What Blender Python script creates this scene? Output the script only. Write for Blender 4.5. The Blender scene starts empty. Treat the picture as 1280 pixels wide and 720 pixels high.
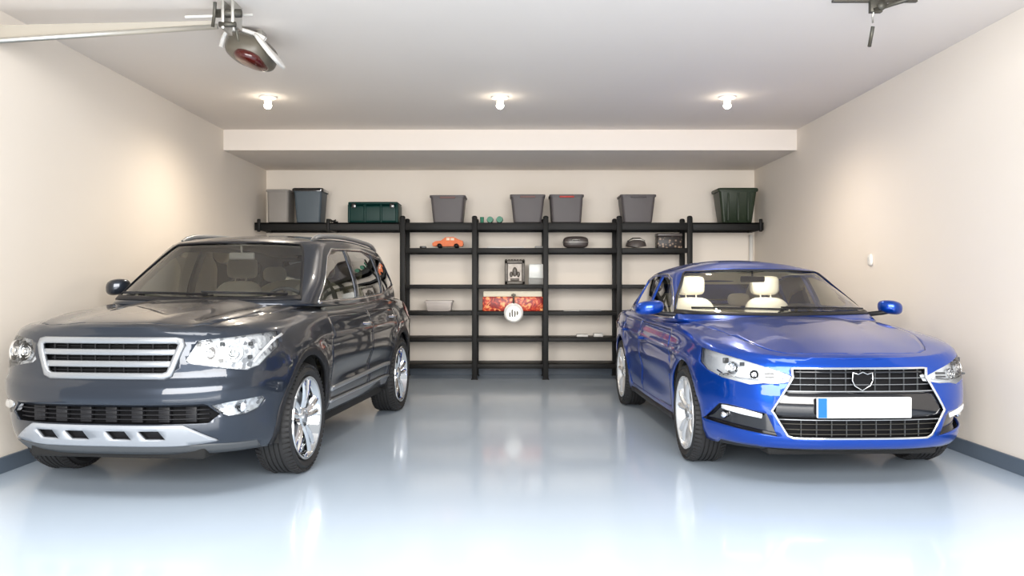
import bpy, bmesh, math, random
import numpy as np
from mathutils import Vector, Matrix
from mathutils.bvhtree import BVHTree
random.seed(4)
PI = math.pi
sc = bpy.context.scene
COL = sc.collection

# ---------------------------------------------------------------- camera
cam_d = bpy.data.cameras.new('camera')
cam = bpy.data.objects.new('camera', cam_d); COL.objects.link(cam)
cam.location = (0, 0, 1.3); cam.rotation_euler = (PI/2, 0, 0)
cam_d.sensor_width = 36; cam_d.lens = 36*1030/1280
cam_d.shift_y = -5/1280
cam_d.clip_start = .05
sc.camera = cam
# ---------------------------------------------------------------- exposure
sc.view_settings.view_transform = 'Standard'
sc.view_settings.look = 'None'
sc.view_settings.gamma = 1
sc.view_settings.use_curve_mapping = False
EXPOSURE = 0.45
sc.view_settings.exposure = EXPOSURE
# ---------------------------------------------------------------- sky (bright hazy daylight outside the open door)
w = bpy.data.worlds.new('sky'); sc.world = w; w.use_nodes = True
nt = w.node_tree
bg = nt.nodes['Background']
bg.inputs[0].default_value = (.92, .96, 1, 1); bg.inputs[1].default_value = .5
sun_d = bpy.data.lights.new('hazy_sun', 'SUN'); sun_d.energy = 2.2; sun_d.angle = math.radians(38); sun_d.color = (1, .98, .95)
sun = bpy.data.objects.new('hazy_sun', sun_d); COL.objects.link(sun); sun.location = (0, -4, 10); sun.rotation_euler = (math.radians(17), 0, 0)
# daylight that comes in through the open garage door
def area(name, loc, rot, sx, sy, power, col):
    d = bpy.data.lights.new(name, 'AREA'); d.shape = 'RECTANGLE'; d.size = sx; d.size_y = sy
    d.energy = power; d.color = col
    o = bpy.data.objects.new(name, d); COL.objects.link(o); o.location = loc; o.rotation_euler = rot
    return o
area('daylight_door', (0, -2.5, 2.9), (math.radians(82), 0, 0), 8.5, 4.0, 1150, (1, .975, .94))

RX0, RX1, RY0, RY1, RZ = -3.515, 3.47, 4.2, 11.8, 3.18

# ================================================================ materials
def mat(name, base, rough=.5, metal=0, coat=0, coat_r=.03, emit=None, es=0, spec=.5, bump=None, noise=None, trans=0, ior=1.45, sheen=0):
    m = bpy.data.materials.new(name); m.use_nodes = True
    N = m.node_tree; b = N.nodes['Principled BSDF']
    b.inputs['Base Color'].default_value = (*base, 1)
    b.inputs['Roughness'].default_value = rough
    b.inputs['Metallic'].default_value = metal
    b.inputs['Coat Weight'].default_value = coat
    b.inputs['Coat Roughness'].default_value = coat_r
    b.inputs['Specular IOR Level'].default_value = spec
    b.inputs['Transmission Weight'].default_value = trans
    b.inputs['IOR'].default_value = ior
    b.inputs['Sheen Weight'].default_value = sheen
    if emit: 
        b.inputs['Emission Color'].default_value = (*emit, 1); b.inputs['Emission Strength'].default_value = es
    if noise or bump:
        tc = N.nodes.new('ShaderNodeTexCoord')
        nz = N.nodes.new('ShaderNodeTexNoise'); N.links.new(tc.outputs['Object'], nz.inputs['Vector'])
        nz.inputs['Scale'].default_value = (noise or bump)[0]
        nz.inputs['Detail'].default_value = 4
        if noise:
            mx = N.nodes.new('ShaderNodeMix'); mx.data_type = 'RGBA'
            c2 = noise[1]
            mx.inputs[6].default_value = (*base, 1); mx.inputs[7].default_value = (*c2, 1)
            N.links.new(nz.outputs[0], mx.inputs[0]); N.links.new(mx.outputs[2], b.inputs['Base Color'])
        if bump:
            nz2 = N.nodes.new('ShaderNodeTexNoise'); N.links.new(tc.outputs['Object'], nz2.inputs['Vector'])
            nz2.inputs['Scale'].default_value = bump[0]
            bp = N.nodes.new('ShaderNodeBump'); bp.inputs['Strength'].default_value = bump[1]; bp.inputs['Distance'].default_value = bump[2]
            N.links.new(nz2.outputs[0], bp.inputs['Height']); N.links.new(bp.outputs[0], b.inputs['Normal'])
    return m
def glass(name, tint, rough=.0, k=1.0):
    m = bpy.data.materials.new(name); m.use_nodes = True
    N = m.node_tree; N.nodes.clear()
    out = N.nodes.new('ShaderNodeOutputMaterial'); mx = N.nodes.new('ShaderNodeMixShader')
    tr = N.nodes.new('ShaderNodeBsdfTransparent'); gl = N.nodes.new('ShaderNodeBsdfGlossy')
    fr = N.nodes.new('ShaderNodeFresnel'); fr.inputs[0].default_value = 1.5
    tr.inputs[0].default_value = (*tint, 1); gl.inputs['Roughness'].default_value = rough
    mu = N.nodes.new('ShaderNodeMath'); mu.operation = 'MULTIPLY'; mu.inputs[1].default_value = k
    N.links.new(fr.outputs[0], mu.inputs[0])
    N.links.new(mu.outputs[0], mx.inputs[0]); N.links.new(tr.outputs[0], mx.inputs[1]); N.links.new(gl.outputs[0], mx.inputs[2])
    N.links.new(mx.outputs[0], out.inputs[0])
    return m

M = {}
M['wall'] = mat('wall_paint', (.83, .76, .675), .75, spec=.3, bump=(60, .06, .002), noise=(1.2, (.85, .78, .695)))
M['ceiling'] = mat('ceiling_paint', (.82, .755, .69), .8, bump=(80, .05, .002), noise=(.8, (.84, .775, .71)))
M['floor'] = mat('epoxy_floor', (.44, .52, .62), .22, coat=.45, coat_r=.08, noise=(1.5, (.47, .55, .645)), bump=(3, .04, .004))
M['skirt'] = mat('skirting_paint', (.10, .13, .17), .4)
M['rack'] = mat('rack_steel', (.008, .008, .008), .5, 0, spec=.25, bump=(90, .05, .001))
M['suv'] = mat('slate_paint', (.025, .032, .046), .30, .6, spec=.2, coat=1, coat_r=.02)
M['blue'] = mat('blue_paint', (.001, .052, .37), .28, .6, spec=.15, coat=.9, coat_r=.02)
M['black_plastic'] = mat('black_plastic', (.014, .014, .016), .45, spec=.3)
M['pit'] = mat('deep_black', (.006, .006, .007), .6, spec=.15)
M['grey_plastic'] = mat('grey_plastic', (.07, .075, .08), .5)
M['gloss_black'] = mat('gloss_black', (.008, .008, .01), .12, coat=1)
M['under'] = mat('underbody', (.01, .01, .01), .9)
M['silver'] = mat('satin_silver', (.36, .375, .395), .32, .7)
M['skid'] = mat('skid_silver', (.30, .32, .35), .4, .3)
M['chrome'] = mat('chrome', (.86, .87, .88), .07, 1)
M['alloy'] = mat('alloy', (.80, .81, .82), .25, .7)
M['reflector'] = mat('reflector', (.90, .91, .92), .22, .75)
M['facets'] = mat('faceted_reflector', (.9, .9, .9), .25, .35)
N_ = M['facets'].node_tree; v_ = N_.nodes.new('ShaderNodeTexVoronoi'); v_.inputs['Scale'].default_value = 38
t_ = N_.nodes.new('ShaderNodeTexCoord'); N_.links.new(t_.outputs['Object'], v_.inputs['Vector'])
r_ = N_.nodes.new('ShaderNodeValToRGB'); r_.color_ramp.elements[0].color = (.30, .31, .33, 1); r_.color_ramp.elements[0].position = .12; r_.color_ramp.elements[1].color = (.92, .94, .96, 1); r_.color_ramp.elements[1].position = .3
s_ = N_.nodes.new('ShaderNodeSeparateColor'); N_.links.new(v_.outputs['Color'], s_.inputs[0]); N_.links.new(s_.outputs[0], r_.inputs[0]); N_.links.new(r_.outputs[0], N_.nodes['Principled BSDF'].inputs['Base Color'])
b_ = N_.nodes.new('ShaderNodeBump'); b_.inputs['Strength'].default_value = .6; b_.inputs['Distance'].default_value = .01; N_.links.new(v_.outputs['Distance'], b_.inputs['Height']); N_.links.new(b_.outputs[0], N_.nodes['Principled BSDF'].inputs['Normal'])
M['lamp_white'] = mat('lamp_white', (.88, .90, .92), .3, .1)
M['tire'] = mat('tire_rubber', (.018, .018, .019), .72, bump=(120, .3, .002))
M['disc'] = mat('brake_steel', (.35, .35, .36), .35, 1)
M['windshield'] = glass('windshield_glass', (.97, .99, .95), k=2.1)
M['side_glass'] = glass('side_glass', (.74, .78, .74), k=2.6)
M['lens'] = glass('lamp_lens', (.97, .98, .99), k=1.0)
M['dash'] = mat('dash_vinyl', (.07, .07, .062), .6)
M['trim_l'] = mat('cabin_cream', (.62, .58, .48), .6)
M['cream'] = mat('cream_leather', (.92, .87, .76), .5, bump=(40, .1, .002))
M['beige'] = mat('taupe_leather', (.62, .59, .49), .55, bump=(40, .1, .002))
M['liner_l'] = mat('headliner_light', (.80, .78, .70), .9)
M['liner_d'] = mat('headliner_grey', (.50, .48, .42), .9)
M['plate'] = mat('number_plate', (.92, .92, .92), .35)
M['plate_blue'] = mat('plate_blue', (.01, .13, .55), .35)
M['mirror'] = mat('mirror_glass', (.85, .87, .88), .03, 1)
M['amber'] = mat('amber_lens', (.7, .25, .05), .2)
M['tail'] = mat('tail_lens', (.45, .02, .02), .15, coat=1)
M['white_plastic'] = mat('white_plastic', (.82, .80, .76), .4)
M['steel'] = mat('galvanised_steel', (.55, .54, .50), .35, .8, bump=(30, .1, .002))
M['dark_steel'] = mat('dark_steel', (.09, .085, .07), .45, .6)

# ================================================================ generic mesh tools
def link(o, parent=None):
    COL.objects.link(o)
    if parent is not None: o.parent = parent
    return o
def ob(name, bm, m, parent=None, smooth=40, loc=None, rot=None, recalc=False):
    if recalc: bmesh.ops.recalc_face_normals(bm, faces=bm.faces)
    if smooth:
        lim = math.radians(smooth)
        for f in bm.faces: f.smooth = True
        for e in bm.edges:
            if len(e.link_faces) == 2:
                e.smooth = e.calc_face_angle(0) < lim
    me = bpy.data.meshes.new(name); bm.to_mesh(me); bm.free()
    for x in (m if isinstance(m, (list, tuple)) else [m]): me.materials.append(x)
    o = bpy.data.objects.new(name, me)
    if loc: o.location = loc
    if rot: o.rotation_euler = rot
    return link(o, parent)
def thing(name, label, cat, loc=(0, 0, 0), rz=0, group=None):
    o = bpy.data.objects.new(name, None); o.empty_display_size = .1
    o.location = loc; o.rotation_euler = (0, 0, rz)
    return tag(link(o), label, cat, group)
def tag(o, label, cat, group=None):
    o['label'] = label; o['category'] = cat
    if group: o['group'] = group
    return o
def struct(o):
    o['kind'] = 'structure'; return o
def box(bm, x0, x1, y0, y1, z0, z1, bev=0, seg=2, mi=0, mtx=None):
    b2 = bmesh.new()
    r = bmesh.ops.create_cube(b2, size=1)
    for v in b2.verts:
        v.co = Vector(((x0+x1)/2+v.co.x*(x1-x0), (y0+y1)/2+v.co.y*(y1-y0), (z0+z1)/2+v.co.z*(z1-z0)))
    if bev:
        bmesh.ops.bevel(b2, geom=b2.edges[:], offset=bev, segments=seg, affect='EDGES', profile=.5)
    if mtx: bmesh.ops.transform(b2, matrix=mtx, verts=b2.verts)
    join(bm, b2, mi)
def join(bm, b2, mi=0, flip=False):
    mp = {}
    for v in b2.verts: mp[v] = bm.verts.new(v.co)
    for f in b2.faces:
        vs = [mp[v] for v in f.verts]
        if flip: vs.reverse()
        try: nf = bm.faces.new(vs)
        except ValueError: continue
        nf.material_index = mi or f.material_index
        nf.smooth = f.smooth
    b2.free()
def cyl(bm, p, q, r0, r1=None, seg=20, cap=True, mi=0):
    p = Vector(p); q = Vector(q); r1 = r0 if r1 is None else r1
    d = (q-p); L = d.length
    rot = d.to_track_quat('Z', 'Y').to_matrix().to_4x4()
    b2 = bmesh.new()
    bmesh.ops.create_cone(b2, cap_ends=cap, segments=seg, radius1=r0, radius2=r1, depth=L, matrix=Matrix.Translation((p+q)/2) @ rot)
    join(bm, b2, mi)
def lathe(bm, prof, seg=48, axis='X', mi=0, c=(0, 0, 0)):
    """prof: list of (axial, radius)."""
    rings = []
    for a, r in prof:
        ring = []
        for i in range(seg):
            t = 2*PI*i/seg
            if axis == 'X': co = (c[0]+a, c[1]+r*math.cos(t), c[2]+r*math.sin(t))
            else: co = (c[0]+r*math.cos(t), c[1]+r*math.sin(t), c[2]+a)
            ring.append(bm.verts.new(co))
        rings.append(ring)
    for A, B in zip(rings, rings[1:]):
        for i in range(seg):
            j = (i+1) % seg
            f = bm.faces.new((A[i], A[j], B[j], B[i])); f.material_index = mi
    return rings
def tube(bm, pts, r, seg=10, closed=False, mi=0, radii=None):
    pts = [Vector(p) for p in pts]; n = len(pts); rings = []
    up = Vector((0, 0, 1)); prev = None
    for i, p in enumerate(pts):
        a = pts[(i-1) % n] if (closed or i > 0) else p
        b = pts[(i+1) % n] if (closed or i < n-1) else p
        t = (b-a).normalized()
        if prev is None:
            s = t.cross(up)
            if s.length < 1e-3: s = t.cross(Vector((1, 0, 0)))
        else: s = prev - t*prev.dot(t)
        s.normalize(); prev = s
        u = s.cross(t).normalized()
        rr = radii[i] if radii else r
        rings.append([bm.verts.new(p+(s*math.cos(k*2*PI/seg)+u*math.sin(k*2*PI/seg))*rr) for k in range(seg)])
    m = n if closed else n-1
    for i in range(m):
        A, B = rings[i], rings[(i+1) % n]
        for k in range(seg):
            f = bm.faces.new((A[k], A[(k+1) % seg], B[(k+1) % seg], B[k])); f.material_index = mi
    if not closed:
        bm.faces.new(rings[0]).material_index = mi; bm.faces.new(rings[-1][::-1]).material_index = mi
def sweep(bm, pts, nrm, w, h, off=0.0, closed=False, mi=0, ws=None):
    """rectangular bar lying on a surface: w across, h proud of the surface along nrm"""
    pts = [Vector(p) for p in pts]; n = len(pts); rings = []
    for i, p in enumerate(pts):
        a = pts[(i-1) % n] if (closed or i > 0) else p
        b = pts[(i+1) % n] if (closed or i < n-1) else p
        t = (b-a).normalized(); N_ = Vector(nrm[i]).normalized()
        s = t.cross(N_).normalized(); ww = (ws[i] if ws else w)/2
        # bevelled section
        sec = [(-ww, 0), (-ww, .65*h), (-ww*.7, h), (ww*.7, h), (ww, .65*h), (ww, 0)]
        if closed or (0 < i < n-1):
            # mitre
            d1 = (p-a).normalized(); d2 = (b-p).normalized()
            c = max(.5, math.cos(d1.angle(d2, 0)/2)); mit = 1/c
        else: mit = 1
        rings.append([bm.verts.new(p+s*sx*mit+N_*(off+sy)) for sx, sy in sec])
    m = n if closed else n-1
    for i in range(m):
        A, B = rings[i], rings[(i+1) % n]
        for k in range(6):
            f = bm.faces.new((A[k], B[k], B[(k+1) % 6], A[(k+1) % 6])); f.material_index = mi
    if not closed:
        bm.faces.new(rings[0]).material_index = mi; bm.faces.new(rings[-1][::-1]).material_index = mi
def spl(pairs):
    """monotone cubic interpolation"""
    xs = [p[0] for p in pairs]; ys = [p[1] for p in pairs]; n = len(xs)
    d = [(ys[i+1]-ys[i])/(xs[i+1]-xs[i]) for i in range(n-1)]
    m = [d[0]]+[0 if d[i-1]*d[i] <= 0 else 2*d[i-1]*d[i]/(d[i-1]+d[i]) for i in range(1, n-1)]+[d[-1]]
    def f(x):
        if x <= xs[0]: return ys[0]
        if x >= xs[-1]: return ys[-1]
        i = 0
        while x > xs[i+1]: i += 1
        h = xs[i+1]-xs[i]; t = (x-xs[i])/h
        return ((2*t**3-3*t*t+1)*ys[i]+(t**3-2*t*t+t)*h*m[i]+(-2*t**3+3*t*t)*ys[i+1]+(t**3-t*t)*h*m[i+1])
    return f
def solid(o, t, off=-1):
    s = o.modifiers.new('thickness', 'SOLIDIFY'); s.thickness = t; s.offset = off; s.use_even_offset = False; return o

# ================================================================ car surface
def shell(P):
    """half rings front centre -> side -> rear centre, stacked, then a cap to the centre line; mirrored."""
    F, R, X = P['F'], P['R'], P['X']; zb, zs, zc = P['zb'], P['zs'], P['zc']
    nf, nr, ymf, ymr = P['nf'], P['nr'], P['ymf'], P['ymr']
    bar = P.get('bar', lambda y: 1); bump = P.get('bump', lambda x, y, z, k: 0)
    capx = P.get('capx', 2.0); capb = P.get('capb', lambda x, y, u: 0)
    NF, NM, NR, NK, NU = P.get('N', (26, 56, 14, 30, 14))
    th = []
    for i in range(NF): 
        a = (PI/2)*(i/NF)
        th.append(('f', 1-math.cos(a)**(2/nf), math.sin(a)**(2/nf)))
    for i in range(NM): th.append(('m', i/NM, 1))
    for i in range(NR+1):
        a = (PI/2)*(1-i/NR)
        th.append(('r', 1-max(0, math.cos(a))**(2/nr), math.sin(a)**(2/nr)))
    def yy(t, k):
        if t[0] == 'f': return F(k)+(ymf-F(k))*t[1]
        if t[0] == 'm': return ymf+(ymr-ymf)*t[1]
        return R(k)-(R(k)-ymr)*t[1]
    bm = bmesh.new(); rings = []
    for j in range(NK+1):
        k = j/NK; ring = []
        for t in th:
            y = yy(t, k); z = zb(y)+(zs(y)-zb(y))*k
            x = X(k)*bar(y)*t[2]
            x += bump(x, y, z, k)*t[2]
            ring.append((x, y, z))
        rings.append(ring)
    top = rings[-1]
    for j in range(1, NU+1):
        u = 1-j/NU; ring = []
        for (x, y, z) in top:
            ring.append((x*u, y, z+(zc(y)-z)*(1-u**capx)+capb(x*u, y, u)))
        rings.append(ring)
    V = [[bm.verts.new(p) for p in r] for r in rings]
    V2 = [[bm.verts.new((-p[0], p[1], p[2])) for p in r] for r in rings]
    for A, fl in ((V, False), (V2, True)):
        for r0, r1 in zip(A, A[1:]):
            for i in range(len(r0)-1):
                q = [r0[i], r0[i+1], r1[i+1], r1[i]]
                if fl: q.reverse()
                bm.faces.new(q)
    bmesh.ops.remove_doubles(bm, verts=bm.verts, dist=4e-4)
    bmesh.ops.dissolve_degenerate(bm, edges=bm.edges, dist=2e-4)
    bm.normal_update()
    return bm
AX = {'x': (1, 2, 0), 'y': (0, 2, 1), 'z': (0, 1, 2)}
def pip(poly, a, b):
    c = False; n = len(poly)
    for i in range(n):
        x0, y0 = poly[i]; x1, y1 = poly[(i+1) % n]
        if (y0 > b) != (y1 > b) and a < (x1-x0)*(b-y0)/(y1-y0)+x0: c = not c
    return c
def inset_poly(poly, d):
    n = len(poly); A = sum(poly[i][0]*poly[(i+1) % n][1]-poly[(i+1) % n][0]*poly[i][1] for i in range(n)); sg = 1 if A > 0 else -1; out = []
    for i in range(n):
        p0, p, p1 = Vector(poly[i-1]), Vector(poly[i]), Vector(poly[(i+1) % n])
        a = (p-p0).normalized(); b = (p1-p).normalized()
        na = Vector((-a.y, a.x))*sg; nb = Vector((-b.y, b.x))*sg; m = (na+nb).normalized()
        q = p+m*d/max(.4, m.dot(na)); out.append((q.x, q.y))
    return out
def panel(bm, poly, axis, sel, gap=.004):
    ia, ib, ic = AX[axis]
    cut(bm, poly, axis, sel); inner = inset_poly(poly, gap)
    cut(bm, inner, axis, sel)
    ins = []; rim = []
    for f in bm.faces:
        if not sel(f): continue
        c = f.calc_center_median()
        if pip(inner, c[ia], c[ib]): ins.append(f)
        elif pip(poly, c[ia], c[ib]): rim.append(f)
    bmesh.ops.delete(bm, geom=rim, context='FACES')
    return [f for f in ins if f.is_valid]
def ycut(bm, y, slope, s):
    g = [f for f in bm.faces if abs(f.calc_center_median().y-y) < .35 and f.calc_center_median().x*s > .5 and f.calc_center_median().z > .5]
    ed = set(); ve = set()
    for f in g: ed.update(f.edges); ve.update(f.verts)
    bmesh.ops.bisect_plane(bm, geom=g+list(ed)+list(ve), dist=1e-5, plane_co=(0, y, .9), plane_no=(0, 1, -slope))
def cut(bm, poly, axis, sel):
    """slice the surface along the outline seen along axis; returns the faces inside"""
    ia, ib, ic = AX[axis]
    a0 = min(p[0] for p in poly); a1 = max(p[0] for p in poly); b0 = min(p[1] for p in poly); b1 = max(p[1] for p in poly)
    bm.normal_update()
    def near(f):
        A = [v.co[ia] for v in f.verts]; B = [v.co[ib] for v in f.verts]
        return max(A) >= a0 and min(A) <= a1 and max(B) >= b0 and min(B) <= b1
    cand = [f for f in bm.faces if sel(f) and near(f)]
    n = len(poly)
    for i in range(n):
        p, q = poly[i], poly[(i+1) % n]
        d = (q[0]-p[0], q[1]-p[1]); L = math.hypot(*d)
        if L < 1e-6: continue
        co = [0, 0, 0]; no = [0, 0, 0]
        co[ia], co[ib] = p; no[ia], no[ib] = d[1]/L, -d[0]/L
        ed = set(); ve = set()
        for f in cand:
            ed.update(f.edges); ve.update(f.verts)
        r = bmesh.ops.bisect_plane(bm, geom=list(cand)+list(ed)+list(ve), dist=1e-5, plane_co=co, plane_no=no)
        cand = [g for g in r['geom'] if isinstance(g, bmesh.types.BMFace)]
    bm.normal_update()
    out = []
    for f in cand:
        c = f.calc_center_median()
        if pip(poly, c[ia], c[ib]): out.append(f)
    return out
def halves(fs):
    return {1: [f for f in fs if f.calc_center_median().x > 0], -1: [f for f in fs if f.calc_center_median().x <= 0]}
def extract(bm, faces, keep=False):
    b2 = bmesh.new(); mp = {}
    for f in faces:
        vs = []
        for v in f.verts:
            if v not in mp: mp[v] = b2.verts.new(v.co)
            vs.append(mp[v])
        b2.faces.new(vs)
    if not keep: bmesh.ops.delete(bm, geom=list(faces), context='FACES')
    b2.normal_update()
    return b2
def offset(bm, d):
    bm.normal_update()
    for v, n in [(v, v.normal.copy()) for v in bm.verts]: v.co += n*d
def shrink(bm, t):
    try:
        bmesh.ops.remove_doubles(bm, verts=bm.verts, dist=1e-4)
        r = bmesh.ops.inset_region(bm, faces=bm.faces[:], thickness=t, depth=0, use_boundary=True, use_even_offset=False)
        bmesh.ops.delete(bm, geom=r['faces'], context='FACES')
    except Exception as e: print('shrink', e)
    return bm
def recess(bm, d):
    """tray: floor pushed in by d with walls up to the outline"""
    src = bm.faces[:]
    bm.normal_update()
    n = {v: v.normal.copy() for v in bm.verts}
    r = bmesh.ops.extrude_face_region(bm, geom=src)
    new = [g for g in r['geom'] if isinstance(g, bmesh.types.BMVert)]
    for v in new:
        v.co += (d if isinstance(d, Vector) else Vector((0, d, 0)))
    bmesh.ops.delete(bm, geom=src, context='FACES_ONLY')
    return bm
def circ(cx, cz, r, a0=0, a1=2*PI, n=44):
    return [(cx+r*math.cos(a0+(a1-a0)*i/n), cz+r*math.sin(a0+(a1-a0)*i/n)) for i in range(n if a1-a0 > 6.2 else n+1)]
def mir(poly): return [(-a, b) for a, b in poly][::-1]

def make_surf(bm):
    bm.normal_update(); t = BVHTree.FromBMesh(bm)
    def front(x, z):
        h = t.ray_cast(Vector((x, -5, z)), Vector((0, 1, 0)))
        return (h[0], h[1]) if h[0] else (Vector((x, -.8, z)), Vector((0, -1, 0)))
    def side(y, z, s=1):
        h = t.ray_cast(Vector((s*5, y, z)), Vector((-s, 0, 0)))
        return (h[0], h[1]) if h[0] else (Vector((s*.8, y, z)), Vector((s, 0, 0)))
    def top(x, y):
        h = t.ray_cast(Vector((x, y, 5)), Vector((0, 0, -1)))
        return (h[0], h[1]) if h[0] else (Vector((x, y, 1)), Vector((0, 0, 1)))
    return front, side, top
def resamp(poly, n, closed=True):
    P = [Vector((*p, 0)) for p in poly]
    if closed: P.append(P[0])
    seg = [(P[i+1]-P[i]).length for i in range(len(P)-1)]; T = sum(seg); out = []
    m = n if closed else n-1
    for k in range(n):
        s = T*k/m; i = 0
        while i < len(seg)-1 and s > seg[i]: s -= seg[i]; i += 1
        q = P[i]+(P[i+1]-P[i])*min(1, s/seg[i]); out.append((q.x, q.y))
    return out
def densify(poly, step=.04, closed=True):
    out = []; n = len(poly); m = n if closed else n-1
    for i in range(m):
        a = poly[i]; b = poly[(i+1) % n]; L = math.dist(a, b); k = max(1, int(L/step))
        for j in range(k): out.append((a[0]+(b[0]-a[0])*j/k, a[1]+(b[1]-a[1])*j/k))
    if not closed: out.append(poly[-1])
    return out
def on(surf, poly, *a):
    r = [surf(p[0], p[1], *a) for p in poly]
    return [x[0] for x in r], [x[1] for x in r]

# ---------------------------------------------------------------- wheel
def wheel(parent, side, y, R, rr, width, style):
    """axis X, outer face towards +x, built in place then placed"""
    rotz = 0 if side > 0 else PI
    hub_x = side*P_CUR['track']
    wb = bmesh.new(); hw = width/2
    # rim barrel
    lathe(wb, [(-hw+.02, rr-.035), (-hw+.015, rr+.006), (-hw+.03, rr+.008), (-hw+.06, rr-.035), (hw-.07, rr-.045), (hw-.03, rr-.022), (hw-.004, rr+.008), (hw+.006, rr+.004), (hw+.004, rr-.012), (hw-.02, rr-.026), (hw-.10, rr-.055)], 56)
    # spokes
    def spoke(a0, a1, w0, w1, x0, x1, r0, r1):
        ns = 7; sec = []
        for i in range(ns):
            t = i/(ns-1); a = a0+(a1-a0)*t; r = r0+(r1-r0)*t; ww = w0+(w1-w0)*t
            xx = x0+(x1-x0)*t+.012*math.sin(PI*t)
            c = Vector((0, r*math.cos(a), r*math.sin(a))); s = Vector((0, -math.sin(a), math.cos(a)))
            q = []
            for sx, dx in ((-ww/2, -.012), (-ww*.32, 0), (0, .006), (ww*.32, 0), (ww/2, -.012), (ww*.4, -.04), (-ww*.4, -.04)):
                v = c+s*sx; q.append(wb.verts.new((xx+dx, v.y, v.z)))
            sec.append(q)
        for A, B in zip(sec, sec[1:]):
            for k in range(7): wb.faces.new((A[k], A[(k+1) % 7], B[(k+1) % 7], B[k]))
        wb.faces.new(sec[0][::-1]); wb.faces.new(sec[-1])
    if style == 'suv':
        for i in range(5):
            a = 2*PI*i/5+.2
            for d in (-1, 1):
                spoke(a+d*.20, a+d*.17, .034, .05, hw-.035, hw-.012, .05, rr-.012)
            spoke(a, a, .05, .028, hw-.05, hw-.06, .05, rr*.62)
    else:
        for i in range(5):
            a = 2*PI*i/5+.3
            for d in (-1, 1):
                spoke(a+d*.13, a+d*.23, .045, .058, hw-.03, hw-.010, .05, rr-.012)
    for i in range(5):
        a = 2*PI*i/5; cyl(wb, (hw-.05, .045*math.cos(a), .045*math.sin(a)), (hw-.02, .045*math.cos(a), .045*math.sin(a)), .009, seg=8)
    lathe(wb, [(hw-.09, .075), (hw-.03, .072), (hw-.018, .06), (hw-.022, .036)], 30)
    o = ob('wheel', wb, M['chrome' if style == 'suv' else 'alloy'], parent, 35, (hub_x, y, R), (0, 0, rotz), recalc=True)
    # tyre
    tb = bmesh.new()
    pr = [(-hw+.02, rr+.004), (-hw, rr+.02), (-hw-.012, (rr+R)/2), (-hw+.004, R-.028), (-hw+.02, R-.010), (-hw+.032, R-.003)]
    ng = 4; x0, x1 = -hw+.034, hw-.034
    for g in range(ng+1):
        a = x0+(x1-x0)*g/(ng+1); b = x0+(x1-x0)*(g+1)/(ng+1)
        pr += [(a+.002, R), (b-.009, R)]
        if g < ng: pr += [(b-.007, R-.009), (b, R-.009)]
    pr += [(-a, r) for a, r in [(-hw+.02, rr+.004), (-hw, rr+.02), (-hw-.012, (rr+R)/2), (-hw+.004, R-.028), (-hw+.02, R-.010), (-hw+.032, R-.003)]][::-1]
    lathe(tb, pr, 72)
    for i in range(64):   # shoulder lugs
        for s in (-1, 1):
            a = 2*PI*(i+(.5 if s > 0 else 0))/64
            b2 = bmesh.new(); bmesh.ops.create_cube(b2, size=1)
            mt = Matrix.Rotation(a, 4, 'X') @ Matrix.Translation((s*(hw-.022), 0, R-.011)) @ Matrix.Rotation(s*.35, 4, 'Y') @ Matrix.Diagonal((.05, .022, .016, 1))
            bmesh.ops.transform(b2, matrix=mt, verts=b2.verts); join(tb, b2)
    ob('tire', tb, M['tire'], o, 30, recalc=True)
    db = bmesh.new(); lathe(db, [(-.02, .001), (-.02, rr*.72), (.0, rr*.72), (.0, .001)], 40)
    ob('brake_disc', db, M['disc'], o, 30, recalc=True)
    cb = bmesh.new(); lathe(cb, [(hw-.03, .034), (hw-.012, .034), (hw-.006, .026), (hw-.005, .001)], 24)
    ob('hub_cap', cb, M['silver'], o, 50, recalc=True)
    return o

# ---------------------------------------------------------------- seats, mirrors and other cabin pieces
def ell(bm, c, r, e=2.0, nu=24, nv=14, fn=None, mi=0):
    """superellipsoid"""
    def s(v, p): return math.copysign(abs(v)**p, v)
    p = 2/e; rings = []
    for j in range(nv+1):
        b = -PI/2+PI*j/nv; ring = []
        for i in range(nu):
            a = 2*PI*i/nu
            v = Vector((c[0]+r[0]*s(math.cos(b), p)*s(math.cos(a), p), c[1]+r[1]*s(math.cos(b), p)*s(math.sin(a), p), c[2]+r[2]*s(math.sin(b), p)))
            if fn: v = fn(v)
            ring.append(bm.verts.new(v))
        rings.append(ring)
    for A, B in zip(rings, rings[1:]):
        for i in range(nu):
            f = bm.faces.new((A[i], A[(i+1) % nu], B[(i+1) % nu], B[i])); f.material_index = mi
def clean(bm):
    bmesh.ops.remove_doubles(bm, verts=bm.verts, dist=1e-5); return bm
def seat(parent, x, y, z, m, wdt=.25, head=True, tall=.60):
    b = bmesh.new()
    ell(b, (x, y-.22, z), (wdt, .27, .09), 4)
    def lean(v): 
        h = v.z-z; return Vector((v.x*1.0 if True else 0, v.y+h*.30, v.z))
    ell(b, (x, y, z+tall/2), (wdt*.95, .075, tall/2+.05), 3.6, fn=lean)
    s = ob('seat', clean(b), m, parent, 60)
    if head:
        b = bmesh.new()
        ell(b, (x, y+.02+(tall+.15)*.30, z+tall+.165), (.14, .05, .095), 4.5)
        for d in (-.05, .05): cyl(b, (x+d, y+tall*.30, z+tall), (x+d, y+.02+(tall+.12)*.3, z+tall+.12), .007, seg=8)
        ob('headrest', clean(b), m, s, 60)
    return s
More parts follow.
